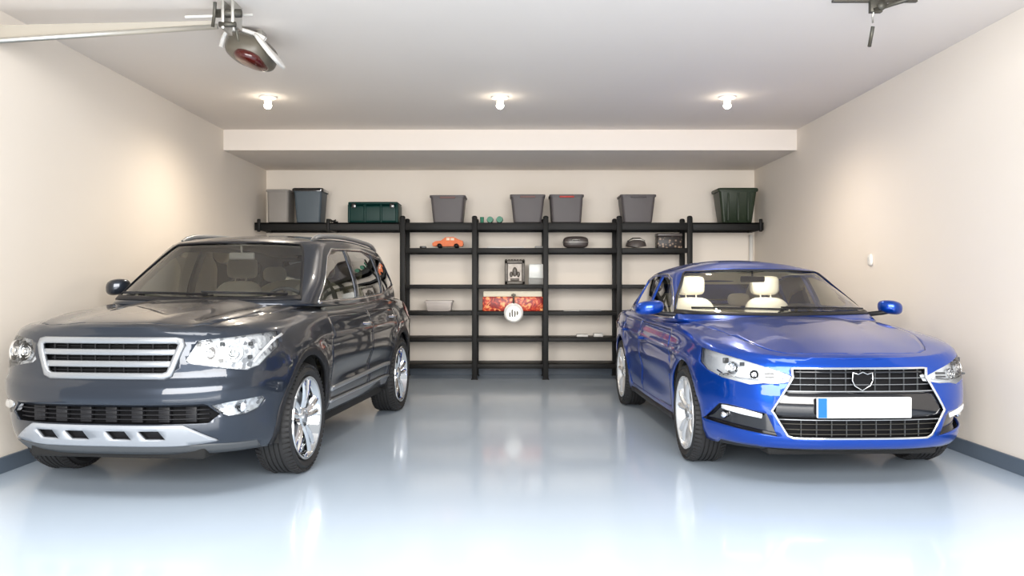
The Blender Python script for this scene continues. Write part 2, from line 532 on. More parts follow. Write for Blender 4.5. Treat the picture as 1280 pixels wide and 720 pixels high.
def steering(parent, x, y, z, r=.185):
    b = bmesh.new()
    T = Matrix.Translation((x, y, z)) @ Matrix.Rotation(math.radians(-62), 4, 'X')
    tube(b, [T @ Vector((r*math.cos(a), r*math.sin(a), 0)) for a in [2*PI*i/40 for i in range(40)]], .015, 10, True)
    for a in (0, PI, -PI/2):
        tube(b, [T @ Vector((.05*math.cos(a), .05*math.sin(a), .01)), T @ Vector((r*math.cos(a), r*math.sin(a), 0))], .014, 8)
    b2 = bmesh.new(); ell(b2, (0, 0, 0), (.075, .07, .03), 2.6); bmesh.ops.transform(b2, matrix=T, verts=b2.verts); join(b, b2)
    return ob('steering_wheel', clean(b), M['grey_plastic'], parent, 50)
def door_mirror(parent, s, x, y, z, m, sx=.115, sz=.075):
    b = bmesh.new()
    def sh(v): 
        d = (v.x-x)/sx
        return Vector((v.x*1, v.y+.03*abs(d), v.z-.012*(d*s)+ (0.0)))
    ell(b, (x, y, z), (sx, .075, sz), 2.7, 28, 16, sh)
    o = ob('door_mirror', clean(b), m, parent, 60)
    b = bmesh.new()
    tube(b, [(s*.76, y+.06, z-sz*1.1), (x-s*.07, y+.01, z-sz*.75), (x, y, z-sz*.5)], .02, 10)
    ob('mirror_arm', b, M['black_plastic'], o, 50)
    b = bmesh.new(); ell(b, (x, y+.082, z), (sx*.82, .006, sz*.8), 3); ob('mirror_pane', clean(b), M['mirror'], o, 60)
    return o
def wiper(parent, pts, top):
    b = bmesh.new(); P = [top(*p) for p in pts]
    tube(b, [p[0]+p[1]*.018 for p in P], .006, 8)
    tube(b, [p[0]+p[1]*.006 for p in P], .004, 6)
    return ob('wiper', b, M['black_plastic'], parent, 50)

# ================================================================ CARS
P_CUR = {}
def common_cuts(car, body, gh, S, paint, pane_top):
    """wheel arches, liner, underbody, windows, doors, cabin shared by both cars"""
    wb_, R, AR = S['wb'], S['R'], S['AR']
    sideF = lambda f: abs(f.normal.x) > .35 and abs(f.calc_center_median().x) > .45
    # trims around the arches
    for i, yc in enumerate((0, wb_)):
        fs = cut(body, circ(yc, S['az'], AR), 'x', sideF)
        bmesh.ops.delete(body, geom=fs, context='FACES')
        if S['trim'] > 0:
            fs = cut(body, circ(yc, S['az'], AR+S['trim']), 'x', sideF)
            hv = halves(fs)
            for s in (-1, 1):
                ff = hv[s]
                b2 = extract(body, ff); offset(b2, .004)
                o = ob('arch_trim', b2, M['black_plastic'], car, 50); solid(o, .03)
    # doors
    for (name, poly) in S['doors']:
        fs = panel(body, poly, 'x', lambda f: abs(f.normal.x) > .5 and abs(f.calc_center_median().x) > .6)
        hv = halves(fs)
        for s in (-1, 1):
            ff = hv[s]
            d = ob(name, extract(body, ff), paint, car, 50); solid(d, .02)
            hy, hz = S['handles'][name]
            p, n = SURF['side'](hy, hz, s)
            b = bmesh.new()
            tube(b, [p+Vector((s*-.004, -.085, 0)), p+Vector((s*.028, -.075, 0)), p+Vector((s*.036, 0, 0)), p+Vector((s*.028, .075, 0)), p+Vector((s*-.004, .085, 0))], .012, 10)
            ob('door_handle', b, S['handle_mat'], d, 50)
    # arch liners and underbody
    for yc in (0, wb_):
        for s in (-1, 1):
            b = bmesh.new(); N_ = 30; rows = []
            for i in range(N_+1):
                a = -.25+(PI+.5)*i/N_
                rows.append([b.verts.new((s*x, yc+(AR+.012)*math.cos(a), S['az']+(AR+.012)*math.sin(a))) for x in (.52, S['W']-.05)])
            for A, B in zip(rows, rows[1:]): b.faces.new((A[0], A[1], B[1], B[0]))
            c = b.verts.new((s*.52, yc, S['az']))
            for A, B in zip(rows, rows[1:]): b.faces.new((A[0], B[0], c))
            ob('wheel_arch_liner', b, M['under'], car, 50)
    b = bmesh.new(); W = S['W']
    z0 = S['zfloor']
    box(b, -.56, .56, S['yf']+.14, wb_+.75, z0, z0+.10, .02)
    box(b, -W+.10, W-.10, AR+.04, wb_-AR-.04, z0, z0+.08, .02)
    box(b, -.66, .66, S['yf']+.30, -AR-.02, z0+.03, z0+.10, .02)
    box(b, -.54, .54, -.75, .3, z0+.1, S['zeng'], .03)
    for yc in (0, wb_): cyl(b, (-.74, yc, R), (.74, yc, R), .045, seg=12)
    ob('underbody', b, M['under'], car, 40)
    # glazing
    b = bmesh.new(); pp, nn = on(SURF['gf'], densify(S['ws'], .05)); sweep(b, pp, nn, .020, .004, -.001, True); ob('windshield_seal', b, M['black_plastic'], car, 40)
    zc0 = S['ws'][2][1]; b = bmesh.new(); pp, nn = on(SURF['gf'], [(S['ws'][0][0]*(1-2*i/30), zc0-.006+(S['ws'][0][1]-zc0)*abs(1-2*i/30)) for i in range(31)]); sweep(b, pp, nn, .05, .010, -.001); ob('cowl', b, M['black_plastic'], car, 40)
    wf = cut(gh, S['ws'], 'y', lambda f: f.calc_center_median().y < S['ws_ymax'] and f.normal.y < -.05)
    b2 = extract(gh, wf); offset(b2, -.006)
    ob('windshield', b2, M['windshield'], car, 60)
    for poly in S['side_windows']:
        fs = cut(gh, poly, 'x', lambda f: abs(f.normal.x) > .3)
        hv = halves(fs)
        for s in (-1, 1):
            ff = hv[s]
            b2 = extract(gh, ff); offset(b2, -.008)
            ob('side_window', b2, M['side_glass'], car, 60)
    fs = cut(gh, S['rw'], 'y', lambda f: f.calc_center_median().y > S['rw_ymin'] and f.normal.y > .05)
    b2 = extract(gh, fs); offset(b2, -.006); ob('rear_window', b2, M['side_glass'], car, 60)

def base_car(S):
    global P_CUR, SURF
    P_CUR = S; SURF = {}
    car = thing(S['name'], S['label'], S['cat'], S['loc'], math.radians(S['rot']))
    body = shell(S['body']); gh = shell(S['gh'])
    SURF['front'], SURF['side'], SURF['top'] = make_surf(body)
    SURF['gf'], SURF['gs'], SURF['gt'] = make_surf(gh)
    return car, body, gh
def finish_car(car, body, gh, S, paint, hood_poly, liner):
    # open the body under the cabin
    dd = [f for f in body.faces if f.normal.z > .6 and S['hole'][0] < f.calc_center_median().y < S['hole'][1] and abs(f.calc_center_median().x) < S['hole'][2] and f.calc_center_median().z > .7]
    bmesh.ops.delete(body, geom=dd, context='FACES')
    hf = panel(body, hood_poly, 'z', lambda f: f.normal.z > .25 and f.calc_center_median().z > .6)
    hood = ob('hood', extract(body, hf), paint, car, 50); solid(hood, .015)
    lf = [f for f in gh.faces if f.normal.z > .75]
    b2 = extract(gh, lf, keep=True); offset(b2, -.035)
    ob('headliner', b2, liner, car, 60)
    solid(ob('body_shell', body, paint, car, 50), .012)
    solid(ob('cabin_frame', gh, paint, car, 50), .022)

# ---------------------------------------------------------------- SUV
def build_suv():
    yfz = spl([(.26, -.80), (.33, -.885), (.46, -.925), (.56, -.925), (.60, -.945), (.68, -.94), (.74, -.90), (.86, -.893), (.99, -.865), (1.03, -.83)])
    zb = spl([(-.95, .27), (-.4, .27), (.5, .31), (2.3, .31), (3.2, .32), (3.8, .36)])
    zs = spl([(-.95, 1.02), (-.6, 1.045), (-.2, 1.065), (.4, 1.10), (1.4, 1.105), (2.8, 1.15), (3.75, 1.12)])
    zc = spl([(-.95, 1.02), (-.86, 1.03), (-.81, 1.058), (-.7, 1.085), (-.4, 1.125), (0, 1.17), (.35, 1.20), (.7, 1.21), (3.0, 1.2), (3.6, 1.17), (3.75, 1.12)])
    F = lambda k: yfz(.27+(1.02-.27)*k)
    Rr = spl([(0, 3.55), (.25, 3.70), (.6, 3.72), (1, 3.62)])
    X = spl([(0, .845), (.12, .885), (.3, .905), (.55, .93), (.72, .925), (.85, .905), (.93, .875), (.97, .85), (1, .80)])
    bar = spl([(-.95, .985), (0, .99), (1.4, 1), (2.6, .99), (3.3, .955), (3.75, .90)])
    def bump(x, y, z, k):
        v = 0
        for yc in (0, 2.8):
            d = math.hypot(y-yc, z-.40); v += .028*math.exp(-((d-.46)/.10)**2)*max(0, min(1, (1-k)*5))
        v -= .022*math.exp(-((z-.60)/.07)**2)*math.exp(-((y-1.4)/.75)**4)
        v += .012*math.exp(-((z-.92)/.03)**2)*(1 if y > .3 else max(0, y/.3))
        return v
    def capb(x, y, u):
        if y > .5: return 0
        e = min(1, max(0, (y+.86)/.3))
        xx = abs(x); c = .50+.18*(y+.8)/1.3
        return e*(.020*math.exp(-((xx-c)/.045)**2) - .010*math.exp(-((xx-c+.13)/.10)**2)+.006*math.exp(-((xx-.23-.05*(y+.8))/.03)**2))
    gzb = spl([(.1, 1.165), (.6, 1.13), (1.5, 1.105), (2.8, 1.14), (3.6, 1.14)])
    gzs = spl([(.9, 1.635), (1.3, 1.675), (2.0, 1.70), (2.8, 1.68), (3.3, 1.62)])
    gzc = spl([(.9, 1.635), (1.0, 1.665), (1.2, 1.70), (1.7, 1.735), (2.8, 1.72), (3.3, 1.64)])
    S = dict(name='suv', cat='car', label='dark slate grey SUV with silver slatted grille, parked by the left wall',
        loc=(-2.33, 5.80, 0), rot=-5.6, wb=2.8, R=.375, AR=.425, az=.385, trim=.055, W=.93, track=.80, yf=-.93, zfloor=.24, zeng=.80,
        body=dict(F=F, R=Rr, X=X, zb=zb, zs=zs, zc=zc, nf=2.9, nr=3, ymf=-.15, ymr=3.2, bar=bar, bump=bump, capb=capb, capx=2.6),
        gh=dict(F=lambda k: .20+.74*k**1.04, R=lambda k: 3.62-.42*k**1.5, X=spl([(0, .80), (.3, .775), (.7, .70), (.88, .655), (.95, .625), (1, .575)]), zb=gzb, zs=gzs, zc=gzc,
                nf=6, nr=4, ymf=1.35, ymr=2.9, capx=2.4, N=(30, 40, 14, 22, 12), bar=spl([(0, 1), (2.2, 1), (3.0, .97), (3.7, .88)])),
        ws=[(-.715, 1.205), (-.35, 1.195), (0, 1.19), (.35, 1.195), (.715, 1.205), (.66, 1.36), (.585, 1.53), (.545, 1.60), (.52, 1.625), (.3, 1.637), (0, 1.64), (-.3, 1.637), (-.52, 1.625), (-.545, 1.60), (-.585, 1.53), (-.66, 1.36)],
        ws_ymax=1.35,
        side_windows=[[(.66, 1.175), (1.62, 1.18), (1.64, 1.60), (1.30, 1.585), (1.14, 1.52)],
                      [(1.72, 1.185), (2.52, 1.215), (2.52, 1.595), (2.2, 1.61), (1.73, 1.605)],
                      [(2.60, 1.22), (3.10, 1.27), (3.16, 1.32), (3.02, 1.50), (2.85, 1.56), (2.60, 1.59)]],
        rw=[(-.6, 1.25), (.6, 1.25), (.5, 1.56), (-.5, 1.56)], rw_ymin=3.0,
        doors=[('front_door', [(.56, .42), (1.62, .42), (1.66, 1.06), (.62, 1.06), (.52, .80)]), ('rear_door', [(1.66, .42), (2.26, .42), (2.34, .62), (2.55, .86), (2.60, 1.06), (1.70, 1.06)])],
        handles={'front_door': (1.50, .96), 'rear_door': (2.42, .985)}, handle_mat=M['chrome'],
        hole=(.55, 3.3, .73))
    car, body, gh = base_car(S)
    front, side, top = SURF['front'], SURF['side'], SURF['top']
    fr = lambda f: f.normal.y < -.10 and f.calc_center_median().y < -.2
    # headlamps
    hp = [(.475, .845), (.50, .825), (.62, .805), (.72, .785), (.78, .775), (.83, .80), (.865, .86), (.895, .935), (.915, 1.005), (.80, .992), (.67, .975), (.535, .962)]
    for p in (hp, mir(hp)):
        s = 1 if p is hp else -1
        ycut(body, -.44, .5, s)
        fs = cut(body, p, 'y', lambda f: f.calc_center_median().y < -.44+.5*(f.calc_center_median().z-.9) and f.normal.z < .8 and f.calc_center_median().x*s > 0)
        lens = extract(body, fs)
        hs = bmesh.new()
        for f in lens.faces: pass
        tray = lens.copy(); recess(tray, Vector((-s*.030, .040, 0)))
        h = ob('headlight', tray, M['facets'], car, 30)
        ob('lens', lens, M['lens'], h, 60)
        for cx, cz, rr in ((.585, .885, .052), (.705, .885, .058)):
            b = bmesh.new(); q, n = front(s*cx, cz)
            c0 = q+Vector((0, .020, 0))
            prof = [(.028, .004), (.022, rr*.45), (.006, rr*.8), (-.008, rr), (-.010, rr*1.08), (.01, rr*1.12)]
            R0 = Vector((0, -1, 0)).rotation_difference(n*.7+Vector((0, -.3, 0))).to_matrix().to_4x4()
            b2 = bmesh.new(); lathe(b2, [(a, r) for a, r in prof], 28, 'X')
            bmesh.ops.transform(b2, matrix=Matrix.Translation(c0) @ R0 @ Matrix.Rotation(PI/2, 4, 'Z'), verts=b2.verts); join(b, b2)
            ell(b, c0+Vector((0, -.002, 0)), (rr*.42, .02, rr*.42), 2, 16, 10)
            ob('reflector_bowl', clean(b), M['chrome'], h, 40)
        for x, z in ((.525, .935), (.645, .935), (.775, .93), (.645, .835), (.78, .85)):
            b = bmesh.new(); q, n = front(s*x, z); box(b, q.x-.012, q.x+.012, q.y+.02, q.y+.045, q.z-.012, q.z+.012, .004)
            ob('bulb_shroud', b, M['grey_plastic'], h, 40)
        b = bmesh.new(); pp, nn = on(front, densify([(s*.80, .82), (s*.84, .90), (s*.87, .975)], .03, False)); sweep(b, [q+Vector((0, .012, 0)) for q in pp], nn, .018, .006); ob('light_strip', b, M['lamp_white'], h, 40)
    # fog lamps
    fp = [(.620, .575), (.72, .592), (.845, .607), (.852, .585), (.825, .535), (.775, .508), (.70, .503), (.655, .530)]
    for p in (fp, mir(fp)):
        s = 1 if p is fp else -1
        fs = cut(body, p, 'y', lambda f: fr(f) and f.calc_center_median().x*s > 0)
        lens = extract(body, fs); tray = lens.copy(); recess(tray, Vector((-s*.028, .028, 0)))
        h = ob('fog_light', tray, M['facets'], car, 30)
        ob('lens', lens, M['lens'], h, 60)
        q, n = front(s*.745, .553); b = bmesh.new(); ell(b, q+Vector((0, .02, 0)), (.04, .012, .034), 2); ob('bulb', clean(b), M['chrome'], h, 50)
    # grille
    gp = [(-.405, .735), (-.36, .722), (.34, .722), (.385, .738), (.455, .955), (.445, .985), (.41, .995), (-.41, .995), (-.445, .985), (-.455, .955)]
    gp = [(-.385, .766), (-.35, .752), (.35, .752), (.385, .766), (.445, .935), (.438, .955), (.41, .962), (-.41, .962), (-.438, .955), (-.445, .935)]
    fs = cut(body, gp, 'y', lambda f: f.calc_center_median().y < -.5 and f.normal.y < -.02)
    hole = extract(body, fs); recess(hole, .06)
    g = ob('grille', hole, M['pit'], car, 30)
    b = bmesh.new(); pp, nn = on(front, densify(gp, .04)); cn = []
    sweep(b, [p+Vector((0, .004, 0)) for p in pp], [Vector((n.x, n.y, n.z*.3)) for n in nn], .040, .024, -.004, True)
    ob('grille_frame', b, M['silver'], g, 40)
    def hw(z): return .385+(.445-.385)*(z-.766)/(.935-.766)
    for z, ww in ((.892, .036), (.822, .038)):
        b = bmesh.new(); w_ = hw(z); xs = [-w_+2*w_*i/24 for i in range(25)]
        pp = []; nn = []
        for x in xs:
            q, n = front(x, z); pp.append(q+Vector((0, .012, 0))); nn.append(Vector((0, -1, .15)))
        sweep(b, pp, nn, ww, .016); ob('grille_slat', b, M['silver'], g, 40)
    b = bmesh.new()
    for x in [-.36+.09*i for i in range(9)]:
        q, n = front(x, .86); box(b, x-.004, x+.004, q.y+.03, q.y+.04, .765, .95)
    for z in [.765+.018*i for i in range(11)]:
        for i in range(12):
            x0 = -.38+.76*i/12; q, n = front(x0+.03, z); box(b, x0, x0+.064, q.y+.035, q.y+.04, z-.002, z+.002)
    ob('grille_mesh', b, M['black_plastic'], g, 0)
    # lower intake
    ip = [(-.60, .470), (.60, .470), (.66, .520), (.60, .574), (-.60, .574), (-.66, .520)]
    fs = cut(body, ip, 'y', fr); hole = extract(body, fs); recess(hole, .07)
    g = ob('lower_intake', hole, M['pit'], car, 30)
    b = bmesh.new()
    for z in (.495, .522, .549):
        xs = [-.60+1.2*i/24 for i in range(25)]; pp = []; nn = []
        for x in xs:
            q, n = front(x, z); pp.append(q+Vector((0, .035, 0))); nn.append(Vector((0, -1, 0)))
        sweep(b, pp, nn, .008, .012)
    for x in (-.45, -.29, -.13, .03, .19, .35, .5):
        q, n = front(x, .52); box(b, x-.035, x+.035, q.y+.03, q.y+.06, .475, .57, .004)
    ob('intake_bars', b, M['black_plastic'], g, 30)
    # dark lower bumper below the painted band
    lp = [(-1.0, .20), (1.0, .20), (1.0, .445), (.66, .47), (-.66, .47), (-1.0, .445)]
    # skid plate with four slots
    sp = [(-.50, .462), (.46, .466), (.56, .43), (.69, .362), (.60, .352), (-.40, .335), (-.60, .36), (-.60, .40)]
    sp = [(-.47, .464), (.47, .464), (.53, .43), (.64, .362), (.56, .350), (.40, .338), (-.40, .338), (-.56, .350), (-.64, .362), (-.53, .43)]
    slots = [(-.375, .0), (-.175, 0), (.085, 0), (.285, 0)]
    fs = cut(body, sp, 'y', fr); skid = extract(body, fs)
    sb = []
    for cx, _ in slots:
        q = [(cx-.075, .432), (cx+.05, .432), (cx+.085, .378), (cx-.035, .378)]
        ff = cut(skid, q, 'y', lambda f: True); sb.append(extract(skid, ff))
    offset(skid, .012)
    sk = ob('skid_plate', skid, M['skid'], car, 40); solid(sk, .022)
    for x_ in sb:
        recess(x_, .04); ob('slot', x_, M['black_plastic'], sk, 30)
    vp = [(-.80, .20), (.80, .20), (.80, .325), (.60, .338), (-.60, .338), (-.80, .325)]
    fs = cut(body, vp, 'y', lambda f: f.calc_center_median().y < -.3)
    v = ob('lower_valance', extract(body, fs), M['grey_plastic'], car, 40); solid(v, .015)
    # bumper crease strip under the fog lamps
    # side mouldings on the doors
    common_cuts(car, body, gh, S, M['suv'], 0)
    for s in (-1, 1):
        for z0, z1, wd in ((.50, .535, .035), (.405, .415, .02)):
            b = bmesh.new(); pl = [(.56+(2.30-.56)*i/20, z0+(z1-z0)*i/20) for i in range(21)]
            pp, nn = on(side, pl, s); sweep(b, pp, nn, wd, .016, -.002); ob('side_moulding', b, M['silver'], car, 40)
    # chrome line round the side glass
    for s in (-1, 1):
        b = bmesh.new()
        pl = densify([(3.18, 1.29), (2.60, 1.205), (1.7, 1.17), (.62, 1.16), (.64, 1.185), (.88, 1.345), (1.12, 1.525), (1.30, 1.597), (2.2, 1.622), (2.85, 1.572)], .08, False)
        pp, nn = on(SURF['gs'], pl, s); sweep(b, pp, nn, .016, .008, 0); ob('window_trim', b, M['chrome'], car, 40)
        # pillars between the side panes are black
        # roof rails
        b = bmesh.new(); pts = []; n = 26
        for i in range(n+1):
            t = i/n; y = 1.10+2.05*t; q, nn_ = SURF['gt'](s*.56, y)
            lift = .030*min(1, math.sin(PI*min(t, 1-t)/.24) if min(t, 1-t) < .12 else 1)
            pts.append(q+Vector((0, 0, lift)))
        tube(b, pts, .02, 10, radii=[.021 if 0 < i < n else .012 for i in range(n+1)])
        ob('roof_rail', b, M['silver'], car, 50)
        if s < 0: door_mirror(car, s, s*.965, .80, 1.275, M['suv'], .09, .065)
    # tail lamps
    tp = [(3.30, .92), (3.8, .92), (3.8, 1.12), (3.25, 1.10), (3.15, 1.03)]
    fs = cut(body, tp, 'x', lambda f: abs(f.calc_center_median().x) > .5 and f.calc_center_median().y > 3)
    hv = halves(fs)
    for s in (-1, 1):
        ff = hv[s]
        b2 = extract(body, ff); offset(b2, .006); ob('tail_light', b2, M['tail'], car, 50)
    # cabin
    b = bmesh.new(); box(b, -.74, .74, .50, .92, .88, 1.16, .05, 4); box(b, .18, .56, .78, .95, 1.08, 1.20, .04, 3)
    ob('dashboard', b, M['dash'], car, 50)
    steering(car, .37, 1.08, 1.10)
    b = bmesh.new(); box(b, -.80, .80, .60, 3.2, .40, .44, .01)
    for s in (-1, 1): box(b, s*.79-.02, s*.79+.02, .7, 3.2, .45, 1.12, .01)
    box(b, -.80, .80, .50, .54, .42, 1.08, .01)
    box(b, -.13, .13, .85, 1.8, .44, .80, .04)
    ob('cabin_trim', b, M['dash'], car, 40)
    for x in (-.37, .37): seat(car, x, 1.62, .68, M['beige'])
    seat(car, 0, 2.50, .70, M['beige'], .62, False)
    for x in (-.4, .4):
        b = bmesh.new(); ell(b, (x, 2.73, 1.40), (.12, .05, .08), 3); ob('headrest', clean(b), M['beige'], car, 60)
    b = bmesh.new(); box(b, -.11, .11, 1.0, 1.025, 1.50, 1.56, .012); cyl(b, (0, 1.01, 1.53), (0, 1.0, 1.64), .008)
    ob('rear_view_mirror', b, M['white_plastic'], car, 40)
    hood = [(-.74, .55), (-.70, .0), (-.62, -.5), (-.56, -.70), (-.48, -.755), (-.3, -.785), (0, -.795), (.3, -.785), (.48, -.755), (.56, -.70), (.62, -.5), (.70, 0), (.74, .55)]
    wiper(car, [(-.64, 1.225), (-.3, 1.222), (.06, 1.212)], SURF['gf']); wiper(car, [(.0, 1.228), (.35, 1.222), (.64, 1.215)], SURF['gf'])
    # washer nozzle
    finish_car(car, body, gh, S, M['suv'], hood, M['liner_d'])
    for s in (1, -1):
        for y in (0, 2.8): wheel(car, s, y, .375, .28, .235, 'suv')
    return car

# ---------------------------------------------------------------- sedan
def build_sedan():
    yfz = spl([(.22, -.80), (.255, -.885), (.32, -.915), (.48, -.925), (.62, -.915), (.77, -.885), (.81, -.86)])
    zb = spl([(-.95, .225), (-.4, .225), (.5, .20), (2.3, .20), (3.2, .24), (3.9, .30)])
    zs = spl([(-.95, .815), (-.75, .845), (-.4, .90), (0, .945), (.5, .975), (1.5, .985), (2.8, 1.01), (3.85, .98)])
    zc = spl([(-.95, .815), (-.86, .825), (-.82, .842), (-.7, .872), (-.4, .935), (0, .995), (.4, 1.045), (.7, 1.06), (2.6, 1.06), (3.3, 1.06), (3.7, 1.04), (3.85, .98)])
    F = lambda k: yfz(.225+(.815-.225)*k)
    Rr = spl([(0, 3.65), (.3, 3.80), (.7, 3.83), (1, 3.76)])
    X = spl([(0, .855), (.10, .885), (.3, .905), (.55, .925), (.75, .92), (.87, .905), (.94, .89), (.98, .872), (1, .85)])
    bar = spl([(-.95, .985), (0, .985), (1.4, 1), (2.8, .985), (3.4, .95), (3.85, .90)])
    def bump(x, y, z, k):
        v = 0
        for yc in (0, 2.82):
            d = math.hypot(y-yc, z-.36); v += .022*math.exp(-((d-.42)/.10)**2)*max(0, min(1, (1-k)*5))
        v -= .026*math.exp(-((z-.50-.05*(y-1.4))/.10)**2)*math.exp(-((y-1.4)/.8)**4)
        v += .014*math.exp(-((z-.80-.03*(y-1))/.025)**2)*max(0, min(1, (y+.2)/.4))
        # brow above the fog recess and crease beside the grille
        return v
    def capb(x, y, u):
        if y > .6: return 0
        e = min(1, max(0, (y+.86)/.35)); xx = abs(x)
        return e*(.012*math.exp(-((xx-.68)/.12)**2) - .003*math.exp(-((xx-.50)/.10)**2)+.004*math.exp(-((xx-.28-.08*(y+.8))/.05)**2))*(1-u**8)
    gzb = spl([(.1, 1.02), (.6, 1.0), (1.5, .97), (2.6, .99), (3.6, 1.02)])
    gzs = spl([(1.1, 1.40), (1.5, 1.435), (2.0, 1.44), (2.5, 1.40), (2.8, 1.35)])
    gzc = spl([(1.1, 1.40), (1.3, 1.455), (1.5, 1.505), (1.9, 1.53), (2.4, 1.49), (2.8, 1.36)])
    S = dict(name='sedan', cat='car', label='bright blue sedan with hexagonal black grille, parked by the right wall',
        loc=(2.19, 6.13, 0), rot=1.9, wb=2.82, R=.35, AR=.385, az=.355, trim=0, W=.925, track=.80, yf=-.91, zfloor=.19, zeng=.68,
        body=dict(F=F, R=Rr, X=X, zb=zb, zs=zs, zc=zc, nf=3.1, nr=3, ymf=-.05, ymr=3.2, bar=bar, bump=bump, capb=capb, capx=2.4),
        gh=dict(F=lambda k: .34+.90*k**1.06, R=lambda k: 3.62-.85*k**1.3, X=spl([(0, .862), (.3, .815), (.7, .73), (.88, .685), (.95, .655), (1, .60)]), zb=gzb, zs=gzs, zc=gzc,
                nf=5.5, nr=3.5, ymf=1.6, ymr=2.3, capx=2.4, N=(34, 30, 20, 22, 12), bar=spl([(0, 1), (2.0, 1), (2.8, .96), (3.7, .82)])),
        ws=[(-.805, 1.075), (-.4, 1.065), (0, 1.06), (.4, 1.065), (.805, 1.075), (.74, 1.20), (.655, 1.33), (.615, 1.395), (.59, 1.412), (.3, 1.422), (0, 1.425), (-.3, 1.422), (-.59, 1.412), (-.615, 1.395), (-.655, 1.33), (-.74, 1.20)],
        ws_ymax=1.7,
        side_windows=[[(.78, 1.035), (1.72, 1.03), (1.76, 1.375), (1.58, 1.37), (1.36, 1.33), (1.05, 1.18)],
                      [(1.80, 1.03), (2.55, 1.045), (2.50, 1.335), (2.2, 1.375), (1.84, 1.38)],
                      [(2.61, 1.05), (3.0, 1.075), (2.8, 1.22), (2.57, 1.31)]],
        rw=[(-.58, 1.10), (.58, 1.10), (.47, 1.33), (-.47, 1.33)], rw_ymin=2.75,
        doors=[('front_door', [(.50, .30), (1.70, .30), (1.76, .95), (.58, .93), (.46, .66)]), ('rear_door', [(1.74, .30), (2.28, .30), (2.36, .50), (2.56, .70), (2.66, .955), (1.80, .95)])],
        handles={'front_door': (1.58, .80), 'rear_door': (2.50, .83)}, handle_mat=M['blue'],
        hole=(.62, 3.2, .74))
    car, body, gh = base_car(S)
    front, side, top = SURF['front'], SURF['side'], SURF['top']
    fr = lambda f: f.normal.y < -.10 and f.calc_center_median().y < -.1
    # headlamps
    hp = [(.435, .712), (.455, .676), (.53, .663), (.61, .663), (.68, .650), (.74, .665), (.82, .682), (.875, .718), (.905, .79), (.915, .862), (.87, .856), (.76, .822), (.62, .778), (.52, .746)]
    for p in (hp, mir(hp)):
        s = 1 if p is hp else -1
        ycut(body, -.30, .5, s)
        fs = cut(body, p, 'y', lambda f: f.calc_center_median().y < -.30+.5*(f.calc_center_median().z-.9) and f.calc_center_median().z > .6 and f.calc_center_median().x*s > 0 and f.normal.z < .8)
        lens = extract(body, fs)
        tray = lens.copy(); recess(tray, Vector((-s*.028, .036, 0)))
        h = ob('headlight', tray, M['lamp_white'], car, 30)
        ob('lens', lens, M['lens'], h, 60)
        for cx, cz, rr in ((.645, .712, .033), (.755, .745, .040)):
            b = bmesh.new(); q, n = front(s*cx, cz); c0 = q+Vector((0, .028, 0)); R0 = Vector((0, -1, 0)).rotation_difference(n*.7+Vector((0, -.3, 0))).to_matrix().to_4x4()
            b2 = bmesh.new(); lathe(b2, [(.02, .004), (.016, rr*.5), (.004, rr*.85), (-.008, rr), (-.010, rr*1.08), (.008, rr*1.12)], 28, 'X')
            bmesh.ops.transform(b2, matrix=Matrix.Translation(c0) @ R0 @ Matrix.Rotation(PI/2, 4, 'Z'), verts=b2.verts); join(b, b2)
            ell(b, c0, (rr*.5, .016, rr*.5), 2, 16, 10)
            ob('reflector_bowl', clean(b), M['chrome'], h, 40)
        for x, z, w_, h_ in ((.785, .79, .018, .018), (.705, .775, .014, .012), (.80, .70, .03, .007), (.56, .722, .03, .006), (.56, .700, .03, .005)):
            b = bmesh.new(); q, n = front(s*x, z); box(b, q.x-w_, q.x+w_, q.y+.016, q.y+.035, q.z-h_, q.z+h_, .003)
            ob('bulb_shroud', b, M['grey_plastic'], h, 40)
        b = bmesh.new(); pp, nn = on(front, densify([(s*.48, .695), (s*.60, .682), (s*.72, .685), (s*.80, .70), (s*.83, .725)], .03, False)); sweep(b, [q+Vector((0, .014, 0)) for q in pp], nn, .010, .006); ob('light_strip', b, M['chrome'], h, 40)
    # front lower recesses with a white strip lamp each
    fp = [(.525, .325), (.545, .40), (.595, .470), (.80, .508), (.845, .47), (.895, .375)]
    fp = [(.525, .325), (.59, .470), (.79, .510), (.83, .505), (.89, .375)]
    for p in (fp, mir(fp)):
        s = 1 if p is fp else -1
        fs = cut(body, p, 'y', lambda f: fr(f) and f.calc_center_median().x*s > 0)
        tr = extract(body, fs); recess(tr, Vector((-s*.028, .038, 0)))
        h = ob('fog_recess', tr, M['gloss_black'], car, 30)
        b = bmesh.new(); q0 = densify([(s*.61, .452), (s*.70, .470), (s*.81, .488)], .02, False)
        pp, nn = on(front, q0); n = len(pp)
        sweep(b, [q+Vector((0, .012, 0)) for q in pp], nn, .03, .012, ws=[.040-.012*abs(2*i/(n-1)-1) for i in range(n)])
        ob('strip_light', b, M['lamp_white'], h, 40)
        b = bmesh.new(); q, n = front(s*.80, .43); ell(b, q+Vector((-s*.01, .035, 0)), (.026, .02, .026), 2); ob('fog_light', clean(b), M['chrome'], h, 50)
    # grille
    gp = [(-.435, .762), (.435, .762), (.425, .715), (.565, .492), (.45, .322), (-.45, .322), (-.565, .492), (-.425, .715)]
    gp = [(-.435, .762), (.435, .762), (.43, .705), (.56, .492), (.545, .47), (.465, .335), (.43, .320), (-.43, .320), (-.465, .335), (-.545, .47), (-.56, .492), (-.43, .705)]
    fs = cut(body, gp, 'y', lambda f: f.calc_center_median().y < -.5 and f.normal.y < -.02)
    hole = extract(body, fs); recess(hole, .055)
    g = ob('grille', hole, M['pit'], car, 30)
    b = bmesh.new(); pp, nn = on(front, densify(gp, .03))
